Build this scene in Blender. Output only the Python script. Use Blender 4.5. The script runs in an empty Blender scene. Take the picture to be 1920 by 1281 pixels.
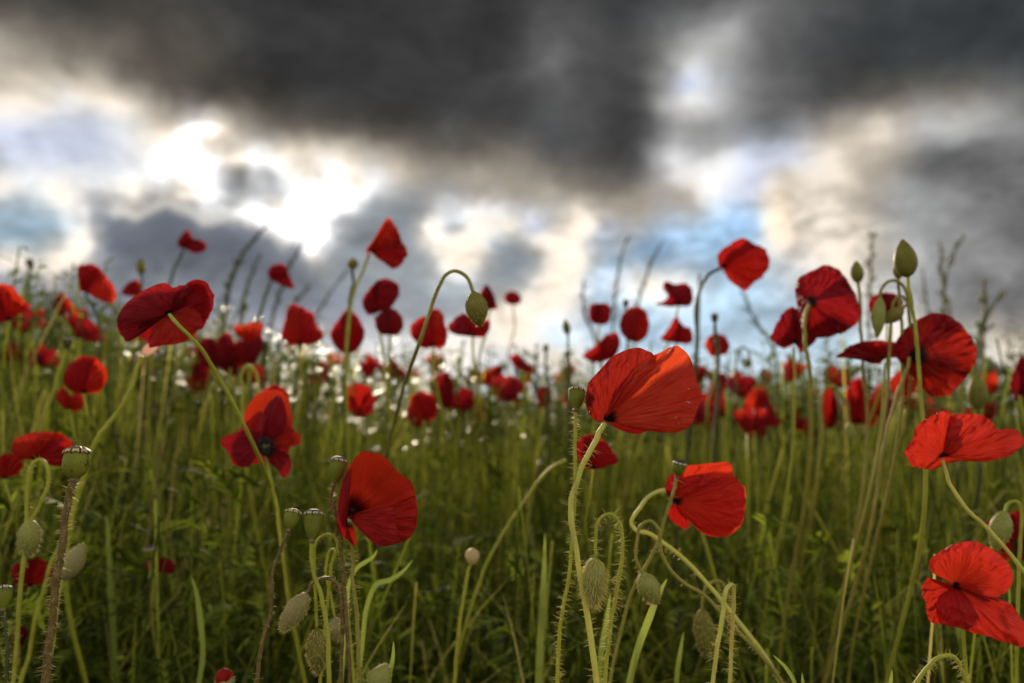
import bpy, math, random
import numpy as np
from mathutils import Vector

# ------------------------------------------------------------------ scene, camera, light
scene = bpy.context.scene
C = scene.collection
R = math.radians
PITCH = R(5.75)
CAM_H = 0.50
FPX = 1920 * 28.0 / 36.0
cam_d = bpy.data.cameras.new('camera')
cam_d.lens = 28.0
cam_d.sensor_width = 36.0
cam_d.clip_start = 0.02
cam_d.clip_end = 3000
cam_d.dof.use_dof = True
cam_d.dof.focus_distance = 0.43
cam_d.dof.aperture_fstop = 5.6
cam_d.dof.aperture_blades = 0
cam = bpy.data.objects.new('camera', cam_d)
cam.location = (0, 0, CAM_H)
cam.rotation_euler = (math.pi / 2 + PITCH, 0, 0)
C.objects.link(cam)
scene.camera = cam
scene.view_settings.view_transform = 'Standard'
scene.view_settings.look = 'None'
scene.view_settings.exposure = 0.0
scene.view_settings.gamma = 1.0
scene.view_settings.use_curve_mapping = False
scene.cycles.max_bounces = 8
scene.cycles.transmission_bounces = 4
scene.cycles.transparent_max_bounces = 8

SUN_AZ = math.atan2(575 - 960, FPX)          # to the left of straight ahead (+Y)
SUN_EL = R(15.5)
sun_l = bpy.data.lights.new('sun', 'SUN')
sun_l.energy = 5.0
sun_l.angle = R(6)
sun_l.color = (1.0, 0.84, 0.60)
sun = bpy.data.objects.new('sun', sun_l)
sun_dir = Vector((math.sin(SUN_AZ) * math.cos(SUN_EL), math.cos(SUN_AZ) * math.cos(SUN_EL), math.sin(SUN_EL)))
sun.rotation_euler = sun_dir.to_track_quat('Z', 'Y').to_euler()
sun.location = (0, 0, 20)
C.objects.link(sun)


def pix_dir(px, py):
    x = (px - 960.0) / FPX
    y = -(py - 640.5) / FPX
    c, s = math.cos(PITCH), math.sin(PITCH)
    return np.array((x, c - s * y, s + c * y))     # forward depth 1


def P(px, py, d):
    v = pix_dir(px, py) * d
    return Vector((v[0], v[1], v[2] + CAM_H))


# ------------------------------------------------------------------ sky: cloud bank written as a table of brightness by direction
def g(L, t='n'):
    L = L if L < 212 else 212 + (L - 212) * .62
    tint = {'n': (1, 1, 1), 'w': (1.04, .985, .91), 'b': (.965, 1, 1.05), 'v': (.955, .985, 1.07), 'k': (.96, 1.0, 1.03)}[t]
    return tuple(min(1.0, L * k / 255.0) for k in tint)


SKY = []
def row(y, items):
    for it in items:
        x, L = it[0], it[1]
        SKY.append((x, y, g(L, it[2]) if len(it) == 3 else g(L)) if not isinstance(L, tuple) else (x, y, tuple((.80 * c + .20 * sum(L) / 3) / 255 for c in L)))

row(-120, [(0, 60), (300, 62), (700, 58), (1000, 62), (1300, 80), (1600, 70, 'k'), (1920, 60, 'k')])
row(0, [(0, 78, 'w'), (120, 60), (240, 68, 'w'), (360, 64), (480, 57), (600, 55), (720, 56), (840, 55), (960, 60), (1080, 84), (1200, 70, 'k'), (1320, 98), (1440, 112), (1560, 92), (1680, 72, 'k'), (1800, 64, 'k'), (1920, 62, 'k')])
row(60, [(0, 152, 'w'), (120, 102, 'w'), (240, 98, 'w'), (360, 88, 'w'), (480, 66), (600, 57), (720, 55), (840, 55), (960, 64), (1080, 92), (1200, 84), (1290, 150), (1370, 172), (1440, 112), (1560, 78, 'k'), (1680, 68, 'k'), (1800, 62, 'k'), (1920, 60, 'k')])
row(120, [(0, 168, 'w'), (120, 142, 'w'), (240, 106, 'w'), (360, 92, 'w'), (480, 68), (600, 60), (720, 58), (840, 60), (960, 72), (1040, 125), (1080, 92), (1200, 76), (1255, 150), (1290, 210), (1340, 165), (1400, 128), (1440, 112), (1560, 80), (1680, 72, 'k'), (1800, 74, 'k'), (1920, 78, 'k')])
row(160, [(0, 185, 'w'), (60, 200, 'w'), (130, 222, 'w'), (190, 215, 'w'), (240, 160, 'w'), (1285, (178, 190, 222)), (1250, 150)])
row(185, [(0, 238, 'w'), (60, 236, 'w'), (120, 215, 'n'), (180, 238, 'w'), (225, 242, 'w'), (270, 185, 'w'), (320, 110, 'w'), (400, 95, 'w'), (480, 82, 'w'), (600, 72), (720, 62), (840, 62), (960, 70), (1080, 88), (1200, 80), (1250, 165), (1290, 222), (1350, 172), (1440, 108), (1560, 90), (1680, 112, 'w'), (1800, 122, 'w'), (1920, 112)])
row(240, [(0, 200, 'v'), (60, 198, 'v'), (120, 196, 'v'), (180, 200, 'v'), (240, 222), (290, 205, 'w'), (335, 225, 'w'), (370, 255), (410, 245, 'w'), (460, 165, 'w'), (520, 115, 'w'), (600, 98, 'w'), (720, 84, 'w'), (840, 76), (960, 82), (1080, 84), (1200, 84), (1260, 150), (1320, 140), (1440, 108), (1560, 150, 'w'), (1620, 190, 'w'), (1660, 222, 'w'), (1740, 182), (1800, 190), (1860, 170), (1920, 145)])
row(290, [(0, 196, 'v'), (120, 190, 'v'), (210, 198, 'b'), (260, 210), (300, 252), (340, 255), (380, 250), (430, 222, 'w'), (480, 248), (530, 236, 'w'), (580, 200, 'w'), (640, 205, 'w'), (720, 165, 'w'), (800, 120, 'w'), (880, 100, 'w'), (960, 130, 'w'), (1020, 92), (1080, 84), (1200, 98), (1260, 205), (1310, 170), (1360, 190), (1400, 202, 'v'), (1480, 205, 'v'), (1560, 218, 'w'), (1620, 182, 'w'), (1680, 150, 'w'), (1740, 128), (1800, 108), (1860, 98), (1920, 105)])
row(330, [(0, 215, 'n'), (120, 208, 'n'), (240, 212), (330, 215), (375, 228, 'w'), (400, 240), (425, 165), (445, 100), (470, 200), (505, 180), (540, 250), (570, 232, 'w'), (610, 246), (660, 232, 'w'), (700, 215), (740, 205, 'w'), (780, 170, 'w'), (840, 150, 'w'), (900, 165, 'w'), (960, 150, 'w'), (1080, 118, 'w'), (1200, 120), (1270, 205), (1330, 240), (1370, 225), (1410, 205, 'v'), (1480, 200, 'w'), (1560, 210, 'w'), (1650, 175, 'w'), (1720, 140), (1800, 120), (1860, 104), (1920, 108)])
row(365, [(0, 232, 'w'), (120, 222, 'w'), (240, 222, 'w'), (340, 230, 'w'), (400, 225), (440, 165), (480, 205), (520, 190), (545, 225), (580, 255), (620, 238), (650, 252), (690, 228), (730, 190), (780, 165), (840, 190), (900, 175, 'w'), (960, 165, 'w'), (1020, 185, 'w'), (1080, 150, 'w'), (1140, 145, 'w'), (1200, 155, 'w'), (1290, 185, 'w'), (1340, 225), (1380, 205, 'v'), (1410, 200, 'v'), (1440, 230, 'w'), (1500, 212, 'w'), (1560, 215, 'w'), (1620, 190, 'w'), (1680, 170), (1740, 150), (1800, 150), (1860, 122), (1920, 112)])
row(395, [(0, (172, 190, 205)), (80, (165, 185, 202)), (140, 205), (180, 150, 'b'), (220, 122, 'b'), (300, 112, 'b'), (345, 130, 'b'), (390, 225), (450, 235), (500, 245), (550, 255), (610, 255), (650, 235), (700, 160, 'k'), (770, 150, 'k'), (830, 205), (870, 215), (920, 205), (960, 195), (1030, 195), (1090, 215, 'w'), (1150, 185, 'w'), (1210, 185, 'w'), (1300, 190), (1360, (165, 190, 218)), (1410, (155, 185, 215)), (1435, 215, 'w'), (1500, 195, 'w'), (1600, 185, 'w'), (1700, 170), (1800, 140), (1920, 112)])
row(425, [(0, (145, 175, 196)), (60, (140, 172, 195)), (110, (150, 178, 196)), (145, 205), (165, 232, 'w'), (180, 170), (205, 112, 'b'), (280, 102, 'b'), (360, 106, 'b'), (420, 130, 'b'), (460, 190), (500, 230), (530, 255), (560, 255), (600, 255), (625, 205), (660, 148, 'k'), (720, 135, 'k'), (770, 155, 'k'), (800, 230, 'w'), (850, 180, 'k'), (900, 240, 'w'), (960, 232, 'w'), (1000, 205, 'v'), (1050, 195, 'w'), (1100, 225, 'w'), (1140, 180, 'v'), (1200, 195), (1260, (175, 195, 220)), (1320, (150, 185, 215)), (1390, (130, 172, 212)), (1422, (150, 180, 212)), (1440, 205, 'w'), (1500, 190, 'w'), (1600, 182, 'w'), (1700, 168), (1800, 140), (1920, 108)])
row(460, [(0, (170, 188, 200)), (60, (165, 185, 198)), (100, 205, 'w'), (130, 235, 'w'), (165, 238, 'w'), (190, 150, 'b'), (240, 108, 'b'), (320, 104, 'b'), (400, 112, 'b'), (470, 128, 'b'), (520, 195), (540, 225), (580, 255), (605, 240), (640, 145, 'k'), (720, 150, 'k'), (790, 185), (830, 225, 'w'), (880, 230, 'w'), (930, 190, 'k'), (960, 165, 'k'), (1010, 235, 'w'), (1060, 230, 'w'), (1110, 190, 'k'), (1160, 190, 'k'), (1210, (140, 178, 214)), (1300, (140, 178, 214)), (1400, (148, 182, 212)), (1425, (165, 190, 212)), (1450, 205, 'w'), (1560, 208, 'w'), (1640, 200, 'w'), (1720, 190), (1800, 145), (1920, 118)])
row(490, [(0, 222, 'w'), (40, 238, 'w'), (80, 205, 'w'), (110, 225, 'w'), (145, 215, 'w'), (190, 140, 'b'), (240, 118, 'b'), (320, 114, 'b'), (400, 124, 'b'), (480, 128, 'b'), (560, 150, 'k'), (590, 240, 'w'), (625, 160, 'k'), (700, 150, 'k'), (780, 170, 'k'), (840, 225, 'w'), (890, 215, 'w'), (940, 160, 'k'), (1000, 155, 'k'), (1060, 240, 'w'), (1100, 215, 'w'), (1150, (150, 184, 216)), (1240, (138, 176, 212)), (1330, (150, 184, 214)), (1430, (165, 190, 210)), (1480, 200), (1560, 222, 'w'), (1620, 205, 'w'), (1720, 182), (1800, 150), (1920, 128)])
row(530, [(0, 158, 'b'), (60, 170, 'b'), (100, 205, 'w'), (130, 160, 'b'), (200, 135, 'b'), (300, 132, 'b'), (400, 132, 'b'), (500, 138, 'b'), (600, 145, 'k'), (700, 155, 'k'), (790, 165, 'k'), (850, 185, 'k'), (910, 165, 'k'), (970, 170, 'k'), (1030, 215, 'w'), (1080, 238, 'w'), (1115, (170, 195, 218)), (1165, 215, 'n'), (1220, 232, 'w'), (1280, 222, 'n'), (1340, (165, 192, 215)), (1430, (158, 186, 208)), (1500, 190), (1580, 205, 'w'), (1680, 190), (1780, 140), (1860, 132), (1920, 132)])
row(580, [(0, 150, 'v'), (100, 152, 'v'), (200, 150, 'v'), (300, 148, 'v'), (400, 148, 'v'), (500, 150, 'v'), (600, 155, 'v'), (700, 165, 'v'), (800, 175, 'k'), (870, 185, 'k'), (930, 215, 'w'), (990, 232, 'w'), (1040, 230, 'w'), (1085, 215, 'n'), (1120, (165, 195, 220)), (1220, (170, 198, 220)), (1320, (165, 196, 220)), (1430, (160, 190, 212)), (1520, (165, 190, 212)), (1600, 192), (1680, 200), (1760, 150), (1840, 120), (1920, 125)])
row(625, [(0, 165, 'v'), (150, 168, 'v'), (300, 168, 'v'), (450, 168, 'n'), (600, 178, 'n'), (720, 190), (840, 205), (930, 230, 'w'), (990, 220, 'w'), (1040, (180, 205, 225)), (1150, (172, 202, 224)), (1300, (170, 200, 222)), (1450, (168, 196, 215)), (1600, (175, 198, 212)), (1660, 215, 'w'), (1740, 180, 'w'), (1840, 172, 'w'), (1920, 170, 'w')])
row(670, [(0, 225, 'w'), (100, 232, 'w'), (250, 232, 'w'), (400, 222, 'w'), (550, 215), (700, 210), (850, 222, 'w'), (950, 205), (1020, 225, 'w'), (1070, 215, 'w'), (1130, (185, 208, 226)), (1300, (180, 206, 224)), (1450, (178, 202, 218)), (1600, (180, 203, 216)), (1700, (195, 208, 216)), (1800, (190, 205, 218)), (1880, 228, 'w'), (1920, 232, 'w')])
row(720, [(0, 242, 'w'), (200, 245, 'w'), (400, 242, 'w'), (600, 228), (760, 218), (900, 212, 'v'), (1000, 208, 'v'), (1070, 225, 'w'), (1200, (200, 214, 228)), (1350, (195, 212, 226)), (1500, (198, 212, 222)), (1650, (202, 214, 222)), (1800, (208, 214, 222)), (1920, 222)])
row(770, [(0, 248, 'w'), (200, 248, 'w'), (400, 248, 'w'), (600, 240), (800, 228), (960, 222), (1100, 222), (1300, 215, 'k'), (1500, 215, 'k'), (1700, 218), (1920, 225)])
row(830, [(0, 240, 'w'), (400, 240, 'w'), (800, 228), (1200, 220), (1600, 220), (1920, 220)])

row(268, [(300, 228, 'w'), (345, 246), (385, 205, 'w'), (430, 188, 'w')])
row(310, [(285, 232), (350, 242), (400, 205), (455, 225, 'w'), (510, 246), (560, 208, 'w')])
row(347, [(585, 205, 'w'), (625, 250), (665, 215, 'w')])
row(382, [(525, 205, 'w'), (600, 255), (672, 215)])

AZ0, AZ1 = R(-34), R(34)
EL0, EL1 = R(-1.0), R(30.0)
NROW, NSEG, SEG = 36, 3, 31
NST = NSEG * SEG + 1


def sky_table():
    pts = np.array([[s[0], s[1]] for s in SKY], float)
    col = np.array([s[2] for s in SKY], float)
    out = np.zeros((NROW, NST, 3))
    c, s = math.cos(PITCH), math.sin(PITCH)
    X = pts / np.array((115.0, 100.0))
    K = np.sqrt(((X[:, None, :] - X[None, :, :]) ** 2).sum(-1) + .006)
    n = len(X)
    A = np.zeros((n + 1, n + 1))
    A[:n, :n] = -K + .008 * np.eye(n)
    A[:n, n] = 1; A[n, :n] = 1
    W = np.linalg.solve(A, np.vstack([col, np.zeros((1, 3))]))
    for i in range(NROW):
        el = EL0 + (EL1 - EL0) * i / (NROW - 1)
        for j in range(NST):
            az = AZ0 + (AZ1 - AZ0) * j / (NST - 1)
            d = (math.sin(az) * math.cos(el), math.cos(az) * math.cos(el), math.sin(el))
            f = d[1] * c + d[2] * s
            u = -d[1] * s + d[2] * c
            px = 960 + FPX * d[0] / f
            py = 640.5 - FPX * u / f
            q = np.array((min(max(px, -60), 1980), min(max(py, -125), 835))) / np.array((115.0, 100.0))
            k = np.sqrt(((X - q) ** 2).sum(-1) + .006)
            out[i, j] = np.clip(-k @ W[:n] + W[n], .12, 1.0)
    return out


world = bpy.data.worlds.new('World')
scene.world = world
world.use_nodes = True
wt = world.node_tree
wt.nodes.clear()


class NT:
    """tiny helper for writing node trees"""
    def __init__(self, nt): self.nt = nt
    def n(self, typ, **kw):
        o = self.nt.nodes.new(typ)
        for k, v in kw.items(): setattr(o, k, v)
        return o
    def link(self, a, b): self.nt.links.new(a, b)
    def put(self, sock, v):
        if hasattr(v, 'is_output') or hasattr(v, 'links'): self.link(v, sock)
        else: sock.default_value = v
    def math(self, op, a, b=None, c=None, clamp=False):
        o = self.n('ShaderNodeMath', operation=op, use_clamp=clamp)
        self.put(o.inputs[0], a)
        if b is not None: self.put(o.inputs[1], b)
        if c is not None: self.put(o.inputs[2], c)
        return o.outputs[0]
    def vmath(self, op, a, b=None, out=0):
        o = self.n('ShaderNodeVectorMath', operation=op)
        self.put(o.inputs[0], a)
        if b is not None: self.put(o.inputs['Scale'] if op == 'SCALE' else o.inputs[1], b)
        return o.outputs[out]
    def mix(self, f, a, b, blend='MIX'):
        o = self.n('ShaderNodeMix', data_type='RGBA', blend_type=blend)
        self.put(o.inputs[0], f); self.put(o.inputs[6], a); self.put(o.inputs[7], b)
        return o.outputs[2]
    def noise(self, vec, scale, detail=4, rough=.55, dist=0.0, out=0):
        o = self.n('ShaderNodeTexNoise')
        if vec is not None: self.link(vec, o.inputs['Vector'])
        o.inputs['Scale'].default_value = scale; o.inputs['Detail'].default_value = detail
        o.inputs['Roughness'].default_value = rough; o.inputs['Distortion'].default_value = dist
        return o.outputs[out]
    def ramp(self, fac, stops, interp='LINEAR'):
        o = self.n('ShaderNodeValToRGB')
        cr = o.color_ramp; cr.interpolation = interp
        while len(cr.elements) < len(stops): cr.elements.new(0.5)
        for k, (p, cc) in enumerate(stops): cr.elements[k].position = p
        for k, (p, cc) in enumerate(stops): cr.elements[k].color = tuple(cc) + (1,) if len(cc) == 3 else cc
        self.put(o.inputs[0], fac)
        return o.outputs[0]
    def maprange(self, v, a, b, c=0.0, d=1.0, smooth=True):
        o = self.n('ShaderNodeMapRange', interpolation_type='SMOOTHSTEP' if smooth else 'LINEAR')
        self.put(o.inputs[0], v)
        for k, x in zip((1, 2, 3, 4), (a, b, c, d)): o.inputs[k].default_value = x
        return o.outputs[0]


def build_sky():
    w = NT(wt)
    tc = w.n('ShaderNodeTexCoord').outputs['Generated']
    dirv = w.vmath('NORMALIZE', tc)
    # ragged cloud edges: push the direction about with two sizes of noise
    n1 = w.vmath('SUBTRACT', w.noise(dirv, 7.0, 5, .6, out=1), (0.5, 0.5, 0.5))
    n2 = w.vmath('SUBTRACT', w.noise(dirv, 26.0, 4, .6, out=1), (0.5, 0.5, 0.5))
    wd = w.vmath('ADD', dirv, w.vmath('SCALE', n1, 0.022))
    wd = w.vmath('ADD', wd, w.vmath('SCALE', n2, 0.026))
    wd = w.vmath('NORMALIZE', wd)
    sx = w.n('ShaderNodeSeparateXYZ'); w.link(wd, sx.inputs[0])
    x, y, z = sx.outputs
    az = w.math('ARCTAN2', x, y)
    el = w.math('ARCSINE', z)
    # beyond the table the cloud pattern carries on mirrored
    ta = w.math('PINGPONG', w.math('SUBTRACT', az, AZ0), AZ1 - AZ0)
    ta = w.math('DIVIDE', ta, AZ1 - AZ0)
    ti = w.math('MULTIPLY', w.math('DIVIDE', w.math('SUBTRACT', el, EL0), EL1 - EL0), NROW - 1.0)
    ti = w.math('MINIMUM', w.math('MAXIMUM', ti, 0.0), NROW - 1.0)
    tab = sky_table()
    ft = w.math('MULTIPLY', ta, float(NSEG))
    fs = [w.math('SUBTRACT', ft, float(k), clamp=True) for k in range(NSEG)]
    isx = [w.math('GREATER_THAN', ft, float(k)) for k in range(1, NSEG)]
    acc, rows = None, []
    for i in range(NROW):
        grp = bpy.data.node_groups.new('cloud_row', 'ShaderNodeTree')
        q = NT(grp)
        for nm in ['f%d' % k for k in range(NSEG)] + ['s%d' % k for k in range(1, NSEG)] + ['t']:
            grp.interface.new_socket(nm, in_out='INPUT', socket_type='NodeSocketFloat')
        grp.interface.new_socket('colour', in_out='OUTPUT', socket_type='NodeSocketVector')
        gi, go = q.n('NodeGroupInput'), q.n('NodeGroupOutput')
        cc = q.ramp(gi.outputs[0], [(k / SEG, tab[i, k]) for k in range(SEG + 1)])
        for g_ in range(1, NSEG):
            cc = q.mix(gi.outputs[NSEG + g_ - 1], cc, q.ramp(gi.outputs[g_], [(k / SEG, tab[i, g_ * SEG + k]) for k in range(SEG + 1)]))
        wt_ = q.math('MAXIMUM', q.math('SUBTRACT', 1.0, q.math('ABSOLUTE', q.math('SUBTRACT', gi.outputs[2 * NSEG - 1], float(i)))), 0.0)
        q.link(q.vmath('SCALE', cc, wt_), go.inputs[0])
        rows.append(grp)
    for grp in rows:
        gn = w.n('ShaderNodeGroup'); gn.node_tree = grp
        for k, o_ in enumerate(fs + isx + [ti]): w.link(o_, gn.inputs[k])
        acc = gn.outputs[0] if acc is None else w.vmath('ADD', acc, gn.outputs[0])
    # soft texture inside the clouds
    nz = w.noise(w.vmath('MULTIPLY', wd, (1, 1, 1.7)), 10.0, 7, .56, .4)
    nf = w.noise(w.vmath('MULTIPLY', dirv, (1, 1, 2.0)), 30.0, 5, .6, .8)
    low_ = w.maprange(el, R(13.0), R(19.0), .55, .12)
    nz = w.math('ADD', nz, w.math('MULTIPLY', w.math('SUBTRACT', nf, .5), low_))
    l0 = w.vmath('DOT_PRODUCT', acc, (0.33, 0.34, 0.33), out=1)
    nl = w.noise(w.vmath('MULTIPLY', wd, (1, 1, 1.9)), 5.0, 5, .5, .5)
    nz = w.math('ADD', nz, w.math('MULTIPLY', w.math('SUBTRACT', nl, .47), w.maprange(el, R(14.0), R(20.0), 0, .75)))
    # heaped cumulus low in the sky has hard edges, the deck above is soft
    heap = w.math('MULTIPLY', w.maprange(el, R(13.0), R(19.0), 1, 0), w.maprange(el, R(3.5), R(7.5), 0, 1))
    amp = w.math('ADD', CLOUD_NOISE, w.math('MULTIPLY', heap, .22))
    v = w.math('ADD', l0, w.math('MULTIPLY', w.math('SUBTRACT', nz, .5), amp))
    st = w.math('ADD', .20, w.math('MULTIPLY', w.maprange(v, .22, 1.0), .80))
    v2 = w.math('ADD', w.math('MULTIPLY', v, 1 - CLOUD_EDGE), w.math('MULTIPLY', st, CLOUD_EDGE))
    hard = w.math('ADD', .58, w.math('MULTIPLY', w.maprange(v, .66, .86), .36))
    hz = w.math('MULTIPLY', w.math('MULTIPLY', heap, .4), w.maprange(l0, .52, .64))
    v2 = w.math('ADD', w.math('MULTIPLY', v2, w.math('SUBTRACT', 1.0, hz)), w.math('MULTIPLY', hard, hz))
    gd = pix_dir(560, 360); gd = gd / np.linalg.norm(gd)
    ga = w.vmath('DOT_PRODUCT', dirv, tuple(gd), out=1)
    core = w.maprange(ga, math.cos(R(13)), math.cos(R(3)))
    cap = w.math('ADD', .93, w.math('MULTIPLY', core, .10))
    over = w.math('MAXIMUM', w.math('SUBTRACT', v2, w.math('SUBTRACT', cap, .10)), 0.0)
    v2 = w.math('SUBTRACT', v2, w.math('MULTIPLY', over, .5))
    acc = w.vmath('SCALE', acc, w.math('DIVIDE', w.math('MAXIMUM', v2, .12), w.math('MAXIMUM', l0, .1)))
    # the blue-grey bank at the left: a heap with its own outline and a lit rim
    fc = w.n('ShaderNodeFloatCurve')
    cv = fc.mapping.curves[0]
    pl = []
    for (px, py) in BANK:
        f_, u_ = 1.0, 0
        x_, y_ = (px - 960) / FPX, -(py - 640.5) / FPX
        c_, s_ = math.cos(PITCH), math.sin(PITCH)
        dv = np.array((x_, c_ - s_ * y_, s_ + c_ * y_)); dv /= np.linalg.norm(dv)
        pl.append(((math.atan2(dv[0], dv[1]) - AZ0) / (AZ1 - AZ0), math.asin(dv[2]) / R(30)))
    while len(cv.points) < len(pl): cv.points.new(.5, .5)
    for k, (qx, qy) in enumerate(pl):
        cv.points[k].location = (qx, qy); cv.points[k].handle_type = 'AUTO'
    fc.mapping.update()
    nb = w.noise(dirv, 34.0, 4, .55)
    azb = w.math('ADD', az, w.math('MULTIPLY', w.math('SUBTRACT', nb, .5), .020))
    w.put(fc.inputs['Value'], w.math('DIVIDE', w.math('SUBTRACT', azb, AZ0), AZ1 - AZ0))
    edge = w.math('MULTIPLY', fc.outputs[0], R(30))
    edge = w.math('ADD', edge, w.math('MULTIPLY', w.math('SUBTRACT', nb, .5), .024))
    below = w.math('SUBTRACT', edge, el)
    inside = w.maprange(below, -.004, .012)
    fade = w.maprange(below, .015, .095, 1, .0)
    front_ = w.maprange(w.math('ABSOLUTE', az), R(36), R(40), 1, 0)
    bankc = w.ramp(w.math('ADD', w.math('MULTIPLY', below, 8.0), w.math('MULTIPLY', w.math('SUBTRACT', nf, .5), .35)), [(0, (.46, .48, .53)), (.3, (.40, .42, .47)), (.7, (.50, .52, .56)), (1, (.58, .59, .62))])
    azx = lambda px: math.atan2(px - 960, FPX * 1.03)
    span = w.math('MULTIPLY', w.maprange(azb, azx(150), azx(185)), w.maprange(azb, azx(505), azx(640), 1, 0))
    front_ = w.math('MULTIPLY', front_, span)
    m_ = w.math('MULTIPLY', w.math('MULTIPLY', inside, fade), front_)
    # lit rim just outside the outline, strongest toward the sun
    rim = w.math('MULTIPLY', w.maprange(below, -.022, -.004, 0, 1), w.math('SUBTRACT', 1.0, inside))
    rim = w.math('MULTIPLY', w.math('MULTIPLY', rim, front_), w.maprange(w.math('MULTIPLY', fc.outputs[0], 1.0), .37, .45))
    acc = w.mix(w.math('MULTIPLY', rim, .5), acc, (1.0, .975, .93, 1))
    acc = w.mix(w.math('MULTIPLY', m_, .75), acc, bankc)
    # table values are display values: to light, with the brightest cloud rims far above white
    gm = w.n('ShaderNodeGamma'); w.link(acc, gm.inputs[0]); gm.inputs[1].default_value = 2.2
    lum = w.vmath('DOT_PRODUCT', acc, (0.33, 0.34, 0.33), out=1)
    boost = w.math('ADD', 1.0, w.math('MULTIPLY', w.math('POWER', w.math('MAXIMUM', lum, 0.0), 14.0), 2.6))
    front = w.vmath('SCALE', gm.outputs[0], w.math('MULTIPLY', boost, w.math('ADD', 1.0, w.math('MULTIPLY', w.maprange(el, R(1.5), R(5.0), 1.0, 0.0), w.maprange(az, R(-12), R(4), 1.2, 0.0)))))
    # unseen white cloud in Nishita sky overhead and behind, added to light the flowers
    ns = w.n('ShaderNodeTexSky', sky_type='NISHITA', sun_disc=False)
    ns.sun_elevation = SUN_EL
    ns.sun_rotation = SUN_AZ
    blue = w.vmath('SCALE', ns.outputs[0], 0.10)
    cl = w.noise(w.vmath('MULTIPLY', dirv, (1, 1, 2.2)), 2.2, 7, .58)
    cover = w.maprange(cl, 0.40, 0.56)
    cb = w.ramp(cl, [(0.38, (1.0, .90, .74)), (0.52, (1.0, .92, .80)), (0.70, (.46, .44, .42))])
    cb = w.vmath('SCALE', cb, BACK_SKY)
    back = w.mix(cover, blue, cb)
    sd = w.n('ShaderNodeSeparateXYZ'); w.link(dirv, sd.inputs[0])
    # the dark cloud deck carries on overhead
    deck = w.mix(w.maprange(cl, .40, .62), (.22, .215, .21, 1), (.09, .09, .09, 1))
    back = w.mix(w.maprange(sd.outputs[2], math.sin(R(34)), math.sin(R(58))), back, deck)
    inaz = w.maprange(w.math('ABSOLUTE', w.math('ARCTAN2', sd.outputs[0], sd.outputs[1])), R(45), R(80), 1, 0)
    inel = w.maprange(sd.outputs[2], math.sin(R(30)), math.sin(R(52)), 1, 0)
    f = w.math('MULTIPLY', inaz, inel)
    col = w.mix(f, back, front)
    bg = w.n('ShaderNodeBackground'); w.link(col, bg.inputs[0]); bg.inputs[1].default_value = 1.0
    out = w.n('ShaderNodeOutputWorld'); w.link(bg.outputs[0], out.inputs[0])


BANK = [(-60, 640), (60, 600), (140, 540), (168, 470), (176, 405), (215, 398), (262, 403), (310, 391), (350, 403), (385, 420), (430, 414), (470, 424), (500, 446), (522, 462), (548, 452), (572, 478), (596, 470), (625, 455), (660, 450), (700, 452), (760, 470), (790, 490), (830, 540), (900, 600), (1000, 650), (1200, 720), (2000, 760)]
BACK_SKY = 1.8
CLOUD_NOISE, CLOUD_EDGE = .24, .35
build_sky()
try:
    world.cycles.sampling_method = 'MANUAL'
    world.cycles.sample_map_resolution = 1024
except Exception:
    pass

# ------------------------------------------------------------------ materials
def new_mat(name):
    m = bpy.data.materials.new(name)
    m.use_nodes = True
    m.node_tree.nodes.clear()
    return m, NT(m.node_tree)


def leafy(m, w, col, trans, tfac, rough=.55, bump=None, spec=.35):
    b = w.n('ShaderNodeBsdfPrincipled')
    w.put(b.inputs['Base Color'], col); b.inputs['Roughness'].default_value = rough
    b.inputs['Specular IOR Level'].default_value = spec
    t = w.n('ShaderNodeBsdfTranslucent'); w.put(t.inputs[0], trans)
    if bump is not None:
        w.link(bump, b.inputs['Normal']); w.link(bump, t.inputs['Normal'])
    mx = w.n('ShaderNodeMixShader'); mx.inputs[0].default_value = tfac
    w.link(b.outputs[0], mx.inputs[1]); w.link(t.outputs[0], mx.inputs[2])
    o = w.n('ShaderNodeOutputMaterial'); w.link(mx.outputs[0], o.inputs[0])


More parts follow.
